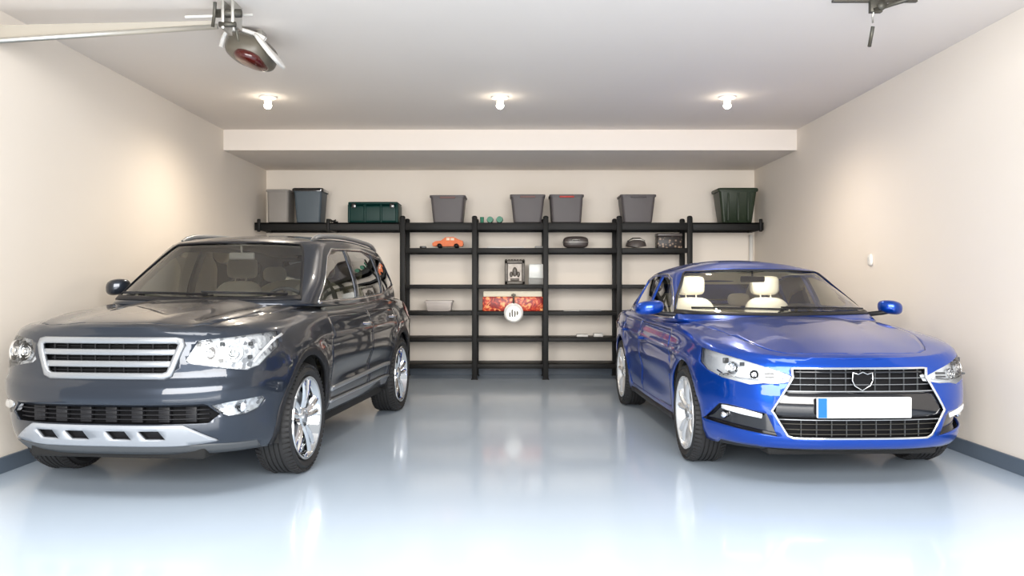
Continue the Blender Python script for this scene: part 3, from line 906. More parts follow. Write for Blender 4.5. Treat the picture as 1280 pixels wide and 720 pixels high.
    sweep(b, [p+Vector((0, .004, 0)) for p in pp], [Vector((n.x, n.y, n.z*.3)) for n in nn], .015, .012, -.003, True)
    ob('grille_frame', b, M['chrome'], g, 40)
    def hw(z):
        if z > .705: return .43
        if z > .492: return .56-(.56-.43)*(z-.492)/(.705-.492)
        return .46+(.56-.46)*(z-.33)/(.492-.33)
    for z, wd, dp, mt in [(.738, .014, .02, 'gloss_black'), (.700, .004, .018, 'silver'), (.660, .004, .018, 'silver'), (.618, .008, .014, 'silver'), (.438, .006, .012, 'silver'),
                          (.410, .004, .02, 'dark_steel'), (.375, .004, .02, 'dark_steel'), (.345, .004, .02, 'dark_steel')]:
        b = bmesh.new(); w_ = hw(z)-.005; pp = []; nn = []
        for i in range(25):
            q, n = front(-w_+2*w_*i/24, z); pp.append(q+Vector((0, dp, 0))); nn.append(Vector((0, -1, 0)))
        sweep(b, pp, nn, wd, .010); ob('grille_slat', b, M[mt], g, 40)
    for i in range(-4, 5):
        x = i*.095
        for z0, z1 in ((.62, .755), (.33, .435)):
            b = bmesh.new(); q, n = front(x, (z0+z1)/2); box(b, x-.002, x+.002, q.y+.022, q.y+.034, z0, z1)
            ob('grille_bar', b, M['grey_plastic'], g, 0)
    # solid centre band of the grille
    b = bmesh.new()
    pp = []; rows = []
    for j, z in enumerate((.45, .47, .53, .59, .61)):
        w_ = hw(z)-.01; dp = .03 if j in (0, 4) else .016; row = []
        for i in range(25):
            q, n = front(-w_+2*w_*i/24, z); row.append(b.verts.new(q+Vector((0, dp, 0))))
        rows.append(row)
    for A, B in zip(rows, rows[1:]):
        for i in range(24): b.faces.new((A[i], A[i+1], B[i+1], B[i]))
    ob('grille_band', b, M['gloss_black'], g, 60)
    # shield emblem
    b = bmesh.new(); sh = [(-.062, .738), (-.03, .728), (0, .742), (.03, .728), (.062, .738), (.066, .69), (.05, .655), (0, .625), (-.05, .655), (-.066, .69)]
    q, n = front(0, .69)
    sweep(b, [Vector((x, q.y-.002+(.69-z)*.05, z)) for x, z in sh], [Vector((0, -1, 0))]*len(sh), .006, .008, 0, True)
    em = ob('emblem', b, M['chrome'], g, 40)
    b = bmesh.new(); b.faces.new([b.verts.new((x*.9, q.y+.004, z)) for x, z in sh]); r = bmesh.ops.extrude_face_region(b, geom=b.faces[:])
    for v in r['geom']:
        if isinstance(v, bmesh.types.BMVert): v.co.y += .006
    ob('emblem_field', b, M['pit'], em, 30, recalc=True)
    # number plate
    pl = bmesh.new(); yq = front(0, .52)[0].y
    box(pl, -.30, .30, yq-.022, yq+.01, .455, .585, .006)
    p_ = ob('number_plate', pl, M['plate'], car, 30)
    b = bmesh.new(); box(b, -.298, -.242, yq-.0245, yq-.02, .458, .582, .001); ob('country_band', b, M['plate_blue'], p_, 0)
    b = bmesh.new()
    box(b, -.29, .29, yq-.010, yq+.03, .465, .575, .008); ob('plate_holder', b, M['black_plastic'], p_, 30)
    # black lip
    vp = [(-.80, .15), (.80, .15), (.80, .252), (.45, .240), (-.45, .240), (-.80, .252)]
    fs = cut(body, vp, 'y', lambda f: f.calc_center_median().y < -.25)
    v = ob('front_lip', extract(body, fs), M['black_plastic'], car, 40); solid(v, .015)
    common_cuts(car, body, gh, S, M['blue'], 0)
    for s in (-1, 1):
        b = bmesh.new()
        pl = densify([(3.02, 1.06), (2.6, 1.03), (1.7, 1.015), (.73, 1.02), (1.03, 1.19), (1.34, 1.345), (1.57, 1.388), (1.84, 1.396), (2.2, 1.388), (2.52, 1.345), (2.8, 1.235), (3.02, 1.06)], .08, False)
        pp, nn = on(SURF['gs'], pl, s); sweep(b, pp, nn, .013, .007, 0); ob('window_trim', b, M['chrome'], car, 40)
        # sill blade
        b = bmesh.new(); q0 = [(.48+(2.34-.48)*i/20, .235) for i in range(21)]
        pp, nn = on(side, q0, s); sweep(b, pp, [Vector((s, 0, 0))]*21, .05, .02, -.004); ob('side_sill', b, M['black_plastic'], car, 40)
        door_mirror(car, s, s*(.995 if s > 0 else 1.03), .70, 1.105, M['blue'], .095 if s > 0 else .12, .058)
    tp = [(3.35, .80), (3.9, .80), (3.9, .97), (3.3, .96), (3.2, .90)]
    fs = cut(body, tp, 'x', lambda f: abs(f.calc_center_median().x) > .5 and f.calc_center_median().y > 3)
    hv = halves(fs)
    for s in (-1, 1):
        ff = hv[s]
        b2 = extract(body, ff); offset(b2, .006); ob('tail_light', b2, M['tail'], car, 50)
    # cabin
    b = bmesh.new(); box(b, -.76, .76, .62, 1.08, .78, 1.025, .05, 4); box(b, .18, .56, .92, 1.10, .96, 1.06, .035, 3)
    ob('dashboard', b, M['dash'], car, 50)
    steering(car, .37, 1.22, .96, .175)
    b = bmesh.new(); box(b, -.80, .80, .70, 3.2, .28, .32, .01)
    for s in (-1, 1): box(b, s*.81-.015, s*.81+.015, .58, 3.0, .31, .96, .01)
    box(b, -.80, .80, .56, .60, .30, .98, .01)
    box(b, -.12, .12, .95, 1.9, .32, .66, .04); box(b, -.62, .62, 3.0, 3.4, .93, .96, .01)
    ob('cabin_trim', b, M['trim_l'], car, 40)
    for x in (-.37, .37): seat(car, x, 1.75, .50, M['cream'], .25, True, .62)
    seat(car, 0, 2.66, .52, M['cream'], .62, False, .50)
    for x in (-.38, .38):
        b = bmesh.new(); ell(b, (x, 2.86, 1.13), (.12, .05, .07), 3); ob('headrest', clean(b), M['cream'], car, 60)
    b = bmesh.new(); box(b, -.11, .11, 1.22, 1.245, 1.315, 1.37, .012); cyl(b, (0, 1.23, 1.34), (0, 1.25, 1.42), .008)
    ob('rear_view_mirror', b, M['black_plastic'], car, 40)
    for x in (-.30, .30):   # invented glowing panels under the roof, added to brighten the cabin
        b = bmesh.new(); box(b, x-.10, x+.10, 1.72, 1.84, 1.418, 1.432, .005)
        dl = ob('cabin_fill_panel', b, mat('cabin_fill_glow', (1, .97, .9), .4, emit=(1, .95, .85), es=3), car, 40)
        d = bpy.data.lights.new('cabin_fill_light', 'AREA'); d.shape = 'RECTANGLE'; d.size = .2; d.size_y = .12; d.energy = 1.7; d.color = (1, .95, .84)
        o = bpy.data.objects.new('cabin_fill_light', d); o.location = (x, 1.78, 1.41); link(o, dl)
    hood = [(-.78, .62), (-.74, .2), (-.66, -.3), (-.56, -.62), (-.52, -.70), (-.45, -.765), (-.3, -.795), (0, -.805), (.3, -.795), (.45, -.765), (.52, -.70), (.56, -.62), (.66, -.3), (.74, .2), (.78, .62)]
    wiper(car, [(-.70, 1.094), (-.3, 1.090), (.05, 1.082)], SURF['gf']); wiper(car, [(.0, 1.096), (.4, 1.092), (.70, 1.085)], SURF['gf'])
    finish_car(car, body, gh, S, M['blue'], hood, M['liner_l'])
    for s in (1, -1):
        for y in (0, 2.82): wheel(car, s, y, .35, .262, .225, 'sedan')
    return car

# ================================================================ ROOM
def slab(name, x0, x1, y0, y1, z0, z1, m, bev=0):
    b = bmesh.new(); box(b, x0, x1, y0, y1, z0, z1, bev); return struct(ob(name, b, m, None, 0))
T = .2
slab('floor', RX0-T-6, RX1+T+6, -8, RY1+T, -.2, 0, M['floor'])
slab('wall_left', RX0-T, RX0, RY0, RY1+T, 0, RZ, M['wall'])
slab('wall_right', RX1, RX1+T, RY0, RY1+T, 0, RZ, M['wall'])
slab('wall_back', RX0, RX1, RY1, RY1+T, 0, RZ, M['wall'])
slab('ceiling', RX0-T, RX1+T, RY0, RY1+T, RZ, RZ+.2, M['ceiling'])
slab('trim_1', RX0, RX1, 10.04, RY1, 2.93, RZ, M['ceiling'])        # dropped soffit over the shelves
slab('baseboard_left', RX0, RX0+.02, RY0, RY1, 0, .11, M['skirt'], .004)
slab('baseboard_right', RX1-.02, RX1, RY0, RY1, 0, .11, M['skirt'], .004)
slab('baseboard_back', RX0+.02, RX1-.02, RY1-.02, RY1, 0, .11, M['skirt'], .004)

# ---------------------------------------------------------------- ceiling bulbs
for i, (x, y, lb) in enumerate([(-2.45, 8.27, 'glowing bulb in white round ceiling holder over the dark SUV, nearest the door opener'),
                                (-.12, 8.27, 'glowing bulb in white round ceiling holder above the gap between the cars'),
                                (2.16, 8.27, 'glowing bulb in white round ceiling holder above the blue sedan')]):
    t = thing('ceiling_light', lb, 'ceiling light', (x, y, RZ), 0, 'ceiling lights in a row')
    b = bmesh.new(); lathe(b, [(0, .001), (0, .085), (-.012, .088), (-.022, .075), (-.03, .045), (-.055, .036), (-.06, .030), (-.06, .001)], 32, 'Z')
    ob('lamp_holder', b, M['white_plastic'], t, 40, recalc=True)
    b = bmesh.new(); lathe(b, [(-.055, .020), (-.065, .026), (-.08, .036), (-.098, .037), (-.112, .028), (-.120, .014), (-.122, .001)], 28, 'Z')
    if i == 0: M['bulb'] = mat('bulb_glow', (1, .95, .85), .3, emit=(1, .90, .74), es=30)
    ob('bulb', b, M['bulb'], t, 60, recalc=True)
    d = bpy.data.lights.new('bulb_light', 'SPOT'); d.energy = 75; d.color = (1, .86, .68); d.shadow_soft_size = .05; d.spot_size = math.radians(172); d.spot_blend = 1.0
    o = bpy.data.objects.new('bulb_light', d); o.location = (0, 0, -.18); link(o, t)

# ---------------------------------------------------------------- shelving
YF, YB = 11.22, 11.72
PX = [-1.49, -.51, .46, 1.46, 2.42]
LV = [(2.085, .10), (1.755, .07), (1.265, .055), (.90, .055), (.54, .055), (.18, .06)]
rack = thing('shelving_unit', 'black steel shelving unit with four bays against the back wall', 'shelving', ((PX[0]+PX[-1])/2, 11.47, 0))
def loc_(o, root):  # keep parts in world place under the moved empty
    o.location = -Vector(root.location); return o
for x in PX:
    for y in (YF, YB):
        b = bmesh.new(); box(b, x-.035, x+.035, y-.025, y+.025, 0, 2.20, .004)
        box(b, x-.045, x+.045, y-.035, y+.035, 0, .012, .002); ell(b, (x, y, 2.20), (.038, .03, .03), 2.5, 12, 8)
        loc_(ob('post', clean(b), M['rack'], rack, 40), rack)
for z, h in LV:
    for a, c in zip(PX, PX[1:]):
        b = bmesh.new(); box(b, a+.036, c-.036, YF-.015, YB+.02, z+h/2-.02, z+h/2, .002)
        for y in (YF-.02, YB): box(b, a+.036, c-.036, y, y+.02, z-h/2, z+h/2, .003)
        s = loc_(ob('shelf', b, M['rack'], rack, 30), rack)
def wall_shelf(x0, x1, label, brk):
    t = thing('wall_shelf', label, 'shelf', ((x0+x1)/2, 11.47, 2.0), 0)
    b = bmesh.new(); box(b, x0, x1, YF-.02, 11.795, 2.115, 2.135, .002)
    for y in (YF-.02, YB): box(b, x0, x1, y, y+.02, 2.03, 2.135, .003)
    loc_(ob('shelf_board', b, M['rack'], t, 30), t)
    for x in brk:
        b = bmesh.new(); box(b, x-.015, x+.015, YF, 11.795, 2.03, 2.115, .003)
        loc_(ob('bracket', b, M['rack'], t, 30), t)
        b = bmesh.new(); box(b, x-.022, x+.022, YF-.04, YF-.01, 2.01, 2.185, .01); loc_(ob('end_stop', b, M['rack'], t, 30), t)
wall_shelf(-3.50, -1.53, 'long black wall shelf high up behind the SUV, reaching the left wall', (-3.44, -2.5))
wall_shelf(2.46, 3.42, 'short black wall shelf above the blue sedan near the right wall', (3.38,))

# ---------------------------------------------------------------- storage bins
ZT = 2.1355
def bin_(cx, w0, w1, h, m, label, name='storage_bin', cat='storage bin', lid=None, d=.40, rim=None, group=None, handle=None, y=11.42, ribs=0, z=ZT, round_=.04):
    """open-topped tapered tub with rim, hollow inside"""
    t = thing(name, label, cat, (cx, y, z), 0, group)
    def ring(b, w, dd, zz, r):
        out = []; r = min(r, w/2-.001, dd/2-.001)
        for qx, qy, a0 in ((1, 1, 0), (-1, 1, PI/2), (-1, -1, PI), (1, -1, 3*PI/2)):
            for k in range(6):
                a = a0+PI/2*k/5; out.append(b.verts.new((qx*(w/2-r)+r*math.cos(a), qy*(dd/2-r)+r*math.sin(a), zz)))
        return out
    b = bmesh.new(); k = d/w1
    prof = [(w0-.03, .0), (w0, .012), (w1-.01, h-.035), (w1-.01, h-.03), (w1+.015, h-.03), (w1+.018, h-.004), (w1+.008, h), (w1-.02, h-.002), (w0-.02, .018)]
    R_ = [ring(b, ww, ww*k, zz, round_) for ww, zz in prof]
    b.faces.new(R_[0][::-1]); b.faces.new(R_[-1])
    for A, B in zip(R_, R_[1:]):
        for i in range(24): b.faces.new((A[i], A[(i+1) % 24], B[(i+1) % 24], B[i]))
    for i in range(ribs):
        x = -w0/2+w0*(i+.5)/ribs; box(b, x-.012, x+.012, -w1*k/2-.006, -w0*k/2+.03, .03, h-.05, .004)
    ob('tub', b, m, t, 40, recalc=True)
    if handle:
        b = bmesh.new(); box(b, -w1*.22, w1*.22, -w1*k/2-.026, -w1*k/2+.0, h-.045, h-.022, .006); ob('handle', b, handle, t, 40)
    if lid:
        b = bmesh.new(); R_ = [ring(b, ww, ww*k, zz, round_) for ww, zz in [(w1+.03, h-.025), (w1+.035, h+.004), (w1+.015, h+.018), (w1-.05, h+.022)]]
        for A, B in zip(R_, R_[1:]):
            for i in range(24): b.faces.new((A[i], A[(i+1) % 24], B[(i+1) % 24], B[i]))
        b.faces.new(R_[-1]); b.faces.new(R_[0][::-1]); ob('lid', b, lid, t, 40, recalc=True)
    return t
def px(p, d=11.3): return (p-640)*d/1030
M['bin_grey'] = mat('bin_grey', (.085, .075, .078), .5, noise=(6, (.10, .09, .093)))
M['bin_blue'] = mat('bin_bluegrey', (.06, .08, .10), .5, noise=(6, (.075, .10, .12)))
M['bin_light'] = mat('bin_lightgrey', (.24, .22, .20), .55, noise=(5, (.28, .26, .24)))
M['bin_green'] = mat('bin_olive', (.016, .028, .014), .45, noise=(6, (.024, .038, .02)))
M['teal'] = mat('teal_plastic', (.001, .026, .022), .45, spec=.3, noise=(8, (.002, .036, .031)))
M['green'] = mat('green_plastic', (.005, .17, .09), .4)
M['red'] = mat('red_handle', (.50, .05, .04), .5)
M['dull_red'] = mat('dull_red_handle', (.20, .11, .10), .5)
bin_(px(348.5), .28, .305, .455, M['bin_light'], 'light grey plastic storage box in the left corner of the top shelf', d=.38)
bin_(px(386), .33, .395, .455, M['bin_blue'], 'blue-grey plastic bin with a dark lid on the left of the top shelf', lid=M['gloss_black'], d=.38)
bin_(px(560), .40, .475, .375, M['bin_grey'], 'grey tapered tub on the top shelf directly above the orange toy car', handle=M['dull_red'], group='grey tubs on the top shelf')
bin_(px(659.5), .38, .465, .385, M['bin_grey'], 'grey tapered tub on the top shelf just right of the green cups', handle=M['dull_red'], group='grey tubs on the top shelf')
bin_(px(708), .40, .455, .385, M['bin_grey'], 'grey tapered tub with a red handle on the top shelf', handle=M['red'], group='grey tubs on the top shelf')
bin_(px(797), .39, .475, .385, M['bin_grey'], 'grey tapered tub standing alone at the right end of the row of grey tubs', handle=M['bin_grey'], group='grey tubs on the top shelf')
bin_(px(921), .41, .52, .455, M['bin_green'], 'dark olive green bin with a lid on the right wall shelf above the sedan', lid=M['bin_green'], d=.40, ribs=3)
# teal case
t = thing('storage_case', 'dark teal ribbed plastic case lying on the top shelf behind the SUV', 'case', (-1.895, 11.42, ZT))
b = bmesh.new(); box(b, -.335, .335, -.19, .19, .0, .245, .035, 4)
for x in (-.325, -.11, .11, .325): box(b, x-.018, x+.018, -.20, .20, .0, .252, .012, 2)
ob('case_body', b, M['teal'], t, 40)
b = bmesh.new(); box(b, -.34, .34, -.197, .197, .2455, .285, .018, 3); ob('lid', b, M['teal'], t, 40)
for x in (-.26, .26):
    b = bmesh.new(); box(b, x-.03, x+.03, -.206, -.196, .20, .265, .004); ob('latch', b, M['gloss_black'], t, 40)
# small dark clamp beside teal case
t = thing('spring_clamp', 'small black clamp lying on the top shelf left of the teal case', 'clamp', (px(414), 11.32, ZT))
b = bmesh.new(); tube(b, [(-.06, 0, .012), (-.02, 0, .05), (.03, 0, .02), (.09, 0, .012)], .012, 8); ob('jaw', b, M['gloss_black'], t, 50)
b = bmesh.new(); tube(b, [(-.05, .01, .05), (0, .01, .02), (.06, .01, .045)], .010, 8); cyl(b, (-.02, -.02, .03), (-.02, .03, .03), .016, seg=12); ob('grip', b, M['dark_steel'], t, 50)
# green cups
def cup(cx, r, h, label, tip=False):
    b = bmesh.new()
    if tip:
        lathe(b, [(-h/2, .001), (-h/2, r*.86), (-h/2+.006, r*.9), (h/2, r), (h/2+.004, r*.98), (h/2, r*.93), (-h/2+.012, r*.82), (-h/2+.012, .001)], 28, 'X', c=(0, 0, r))
    else:
        lathe(b, [(0, .001), (0, r*.86), (.006, r*.9), (h, r), (h+.004, r*.98), (h, r*.93), (.012, r*.82), (.012, .001)], 28, 'Z')
    o = ob('plastic_cup', b, M['green'], None, 40, (cx, 11.3, ZT+(.0)), (0, 0, PI/2 if tip else 0), recalc=True)
    return tag(o, label, 'cup', 'green cups on the top shelf')
cup(px(602.5), .026, .078, 'narrow green plastic cup at the left of the green cups on the top shelf')
cup(px(612.5), .046, .080, 'round green plastic cup lying on its side, middle one of the green cups', True)
cup(px(624.5), .048, .085, 'rightmost green plastic cup, lying on its side beside a grey tub', True)

# ---------------------------------------------------------------- items on the second shelf
Z2 = 1.755+.035+.0005
def toy_car():
    t = thing('toy_car', 'orange toy car on the second shelf, below a grey tub', 'toy car', (px(560, 11.35), 11.35, Z2))
    m = mat('toy_orange', (.75, .15, .005), .45, noise=(30, (.55, .09, .003)))
    P = [(-.21, .03), (-.21, .07), (-.17, .095), (-.09, .105), (-.03, .15), (.08, .155), (.15, .12), (.205, .10), (.215, .05), (.20, .025), (.16, .025), (.15, .05), (.12, .062), (.09, .05), (.08, .025), (-.07, .025), (-.08, .05), (-.11, .062), (-.14, .05), (-.15, .025)]
    b = bmesh.new(); f = b.faces.new([b.verts.new((x, -.08, z)) for x, z in P]); r = bmesh.ops.extrude_face_region(b, geom=[f])
    for v in r['geom']:
        if isinstance(v, bmesh.types.BMVert): v.co.y = .08
    bmesh.ops.recalc_face_normals(b, faces=b.faces); bmesh.ops.bevel(b, geom=[e for e in b.edges if e.calc_face_angle(0) > 1.2], offset=.008, segments=2, affect='EDGES')
    ob('toy_body', b, m, t, 40)
    b = bmesh.new()
    box(b, -.02, .03, -.082, .082, .105, .142, .004); box(b, .04, .09, -.082, .082, .105, .140, .004)
    ob('toy_window', b, mat('toy_window', (.75, .6, .45), .2), t, 30)
    for x in (-.11, .12):
        for y in (-.075, .075):
            b = bmesh.new(); cyl(b, (x, y-.014, .032), (x, y+.014, .032), .032, seg=20); cyl(b, (x, y-.017, .032), (x, y+.017, .032), .015, seg=12); ob('toy_wheel', b, M['gloss_black'], t, 40)
toy_car()
t = tag(ob('wheel_chock', (lambda b: (box(b, -.045, .045, -.04, .04, 0, .03, .01), b)[1])(bmesh.new()), M['gloss_black'], None, 40, (px(529, 11.35), 11.35, Z2)), 'small black block on the second shelf left of the orange toy car', 'block')
def simple(name, cx, y, z, w, d, h, m, label, cat, bev=.006, grp=None):
    b = bmesh.new(); box(b, -w/2, w/2, -d/2, d/2, 0, h, bev, 3)
    return tag(ob(name, b, m, None, 40, (cx, y, z)), label, cat, grp)
M['pale'] = mat('pale_plastic', (.62, .62, .60), .4)
M['midgrey'] = mat('mid_grey', (.28, .28, .27), .5)
simple('plastic_sheet', px(632, 11.4), 11.42, Z2, .50, .22, .022, M['pale'], 'thin pale panel lying flat on the second shelf below the green cups', 'panel')
simple('flat_tin', px(673.5, 11.35), 11.36, Z2, .11, .10, .030, M['midgrey'], 'flat grey tin on the second shelf right of the pale panel', 'tin', .01)
# rounded dark case
t = thing('hard_case', 'dark rounded zip case on the second shelf below the red-handled tub', 'case', (px(719.5, 11.35), 11.35, Z2))
M['case_dark'] = mat('case_dark', (.05, .042, .04), .35, noise=(12, (.09, .075, .07)))
b = bmesh.new(); ell(b, (0, 0, .083), (.175, .10, .083), 3.2); ob('case_body', clean(b), M['case_dark'], t, 60)
b = bmesh.new(); tube(b, [(.178*math.copysign(abs(math.cos(a))**.62, math.cos(a)), .103*math.copysign(abs(math.sin(a))**.62, math.sin(a)), .083) for a in [2*PI*i/40 for i in range(40)]], .004, 6, True); ob('zip', b, M['steel'], t, 50)
b = bmesh.new(); tube(b, [(-.05, -.10, .11), (-.04, -.125, .115), (.04, -.125, .115), (.05, -.10, .11)], .007, 8); ob('handle', b, M['steel'], t, 50)
# helmet-like power tool cases
def helmet(cx, label):
    t = thing('cycle_helmet', label, 'helmet', (cx, 11.35, Z2))
    b = bmesh.new()
    ell(b, (0, 0, .0), (.145, .10, .145), 2.3, 28, 16, lambda v: Vector((v.x, v.y, max(v.z, .012+.02*abs(v.x)/.145))))
    ob('helmet_shell', clean(b), M['case_dark'], t, 50)
    for k in (-.06, 0, .06):
        b = bmesh.new(); tube(b, [(-.11, k-.012, .098), (-.05, k*.9-.012, .135 if k == 0 else .12), (.05, k*.9-.012, .137 if k == 0 else .12), (.11, k-.012, .098)], .011, 8); ob('vent_rib', b, M['steel'] if k < 0 else M['dark_steel'], t, 50)
helmet(px(795, 11.35), 'dark helmet with pale ribs on the second shelf left of the patterned box')
t = thing('patterned_box', 'dark patterned box on the second shelf beside the rack post above the sedan', 'box', (px(836, 11.35), 11.38, Z2))
mm = mat('patterned_card', (.02, .015, .012), .4)
N = mm.node_tree; vo = N.nodes.new('ShaderNodeTexVoronoi'); vo.inputs['Scale'].default_value = 22; tc = N.nodes.new('ShaderNodeTexCoord'); N.links.new(tc.outputs['Object'], vo.inputs['Vector'])
rp = N.nodes.new('ShaderNodeValToRGB'); rp.color_ramp.elements[0].color = (.35, .25, .18, 1); rp.color_ramp.elements[1].color = (.012, .008, .008, 1); rp.color_ramp.elements[0].position = .15; rp.color_ramp.elements[1].position = .42
N.links.new(vo.outputs['Distance'], rp.inputs[0]); N.links.new(rp.outputs[0], N.nodes['Principled BSDF'].inputs['Base Color'])
b = bmesh.new(); box(b, -.165, .165, -.11, .11, 0, .16, .006); ob('carton', b, mm, t, 30)
b = bmesh.new(); box(b, -.172, .172, -.117, .117, .1605, .205, .012, 3); ob('lid', b, M['case_dark'], t, 30)

# ---------------------------------------------------------------- third shelf
Z3 = 1.265+.0275+.0005
t = thing('ornate_frame', 'small ornate metal picture frame standing on the third shelf', 'picture frame', (px(643.5, 11.4), 11.42, Z3))
M['pewter'] = mat('pewter', (.03, .027, .022), .4, .3, noise=(40, (.12, .105, .09)), bump=(60, .6, .004))
b = bmesh.new()
for x0, x1, z0, z1 in ((-.14, -.095, 0, .335), (.095, .14, 0, .335), (-.14, .14, 0, .05), (-.14, .14, .285, .335)): box(b, x0, x1, -.02, .02, z0, z1, .01, 2)
for i in range(7): ell(b, (-.12+.04*i, -.005, .335), (.018, .015, .016), 2, 10, 8)
ob('frame_border', clean(b), M['pewter'], t, 40)
pm = mat('picture_print', (.8, .76, .7), .5, noise=(14, (.25, .19, .15)))
b = bmesh.new(); box(b, -.10, .10, .0, .012, .045, .29, .001); ob('picture', b, pm, t, 0)
b = bmesh.new(); ell(b, (0, -.004, .175), (.035, .012, .065), 2, 16, 10); ell(b, (-.05, -.003, .14), (.022, .01, .04), 2, 12, 8); ell(b, (.05, -.003, .14), (.022, .01, .04), 2, 12, 8); box(b, -.06, .06, -.012, .01, .05, .085, .006)
ob('relief', clean(b), M['pewter'], t, 50)
b = bmesh.new(); tube(b, [(0, .02, .22), (0, .11, .006)], .008, 8); ob('easel_leg', b, M['pewter'], t, 50)
t = thing('parts_jar', 'pale translucent box on the third shelf beside the ornate frame', 'box', (px(670, 11.45), 11.50, Z3))
b = bmesh.new(); box(b, -.105, .105, -.07, .07, 0, .085, .006); ob('base_tray', b, M['midgrey'], t, 30)
b = bmesh.new(); box(b, -.10, .10, -.065, .065, .0855, .285, .012, 3); ob('cover', b, mat('clear_cover', (.70, .72, .70), .25), t, 30)

# ---------------------------------------------------------------- fourth shelf
Z4 = .90+.0275+.0005
t = bin_(px(549, 11.35), .33, .37, .145, mat('frosted_tub', (.42, .38, .36), .35, noise=(8, (.50, .46, .43))), 'low frosted plastic tub on the fourth shelf of the left bay', d=.26, z=Z4, y=11.38, round_=.02)
# red printed box with cream lid and round ornament
rb = thing('gift_box', 'red patterned box with a cream lid on the fourth shelf', 'box', (px(641, 11.4), 11.47, Z4))
m = mat('red_print', (.35, .02, .012), .35)
N = m.node_tree; vo = N.nodes.new('ShaderNodeTexNoise'); vo.inputs['Scale'].default_value = 13; vo.inputs['Detail'].default_value = 3; vo.inputs['Distortion'].default_value = 1.5
tc = N.nodes.new('ShaderNodeTexCoord'); N.links.new(tc.outputs['Object'], vo.inputs['Vector'])
rp = N.nodes.new('ShaderNodeValToRGB'); e = rp.color_ramp.elements; e[0].position = .40; e[0].color = (.22, .008, .008, 1); e[1].position = .68; e[1].color = (.95, .55, .22, 1)
e = rp.color_ramp.elements.new(.52); e.color = (.60, .05, .02, 1)
N.links.new(vo.outputs[0], rp.inputs[0]); N.links.new(rp.outputs[0], N.nodes['Principled BSDF'].inputs['Base Color'])
b = bmesh.new(); box(b, -.415, .415, -.15, .15, 0, .195, .008); ob('carton', b, m, rb, 30)
b = bmesh.new(); box(b, -.405, .405, -.145, .145, .196, .275, .008); ob('lid', b, mat('cream_card', (.72, .66, .52), .5), rb, 30)
t = thing('round_medallion', 'round silver medallion hanging on a dark hook in front of the red box', 'medallion', (px(642, 11.15), 11.16, .78))
b = bmesh.new(); lathe(b, [(-.012, .001), (-.012, .10), (-.018, .112), (-.012, .128), (.0, .132), (.012, .128), (.012, .001)], 36, 'X')
bmesh.ops.rotate(b, verts=b.verts, cent=(0, 0, 0), matrix=Matrix.Rotation(PI/2, 3, 'Z')); bmesh.ops.translate(b, verts=b.verts, vec=(0, 0, .132))
ob('disc', b, mat('silver_paint', (.75, .74, .71), .35, .4), t, 40, recalc=True)
b = bmesh.new()
for x, z, h in ((-.05, .105, .07), (-.018, .125, .11), (.018, .115, .09), (.05, .125, .06)): ell(b, (x, -.016, z), (.012, .007, h/2), 2.6, 12, 8)
ob('relief', clean(b), M['dark_steel'], t, 50)
b = bmesh.new(); tube(b, [(0, -.002, .25), (0, -.004, .34), (0, .005, .375), (0, .03, .38)], .012, 10); box(b, -.03, .03, -.012, .01, .355, .385, .008)
ob('hook', b, M['dark_steel'], t, 50)
simple('flat_file', px(738, 11.3), 11.33, Z4, .30, .05, .016, M['midgrey'], 'thin grey bar lying on the fourth shelf right of the red box', 'bar', .005)
simple('paper_sheet', px(715, 11.35), 11.40, Z4, .22, .15, .004, M['pale'], 'thin pale sheet lying on the fourth shelf between the red box and the grey bar', 'sheet', .001)
# pale things on the fifth shelf
Z5 = .54+.0275+.0005
simple('clear_tray', px(728, 11.4), 11.45, Z5, .16, .12, .035, M['pale'], 'small pale tray at the left of the pair on the fifth shelf', 'tray', .008, 'pale trays on the fifth shelf')
simple('clear_tray', px(748, 11.4), 11.45, Z5, .13, .12, .05, M['pale'], 'taller small pale tray at the right of the pair on the fifth shelf', 'tray', .008, 'pale trays on the fifth shelf')

# ---------------------------------------------------------------- wall fittings
t = thing('downpipe', 'white vertical pipe in the back right corner of the garage', 'pipe', (3.40, 11.72, 0))
b = bmesh.new(); cyl(b, (0, 0, .0), (0, 0, 2.0), .028, seg=16); ob('pipe', b, M['white_plastic'], t, 40)
for z in (.5, 1.5):
    b = bmesh.new(); lathe(b, [(z, .029), (z, .04), (z+.03, .04), (z+.03, .029)], 20, 'Z'); box(b, -.02, .07, -.01, .01, z, z+.03, .002); ob('pipe_clip', b, M['white_plastic'], t, 40)
def plate():
    y = 3.47*1030/(1089-640); z = 1.3+(355-325)*y/1030
    t = thing('wall_sensor', 'small white oval sensor on the right wall above the sedan mirror', 'sensor', (RX1, y, z))
    b = bmesh.new(); ell(b, (-.012, 0, 0), (.014, .045, .055), 3); ob('sensor_case', clean(b), M['white_plastic'], t, 60)
    b = bmesh.new(); ell(b, (-.026, 0, .01), (.004, .018, .018), 2, 14, 8); ob('sensor_eye', clean(b), M['pale'], t, 60)
plate()

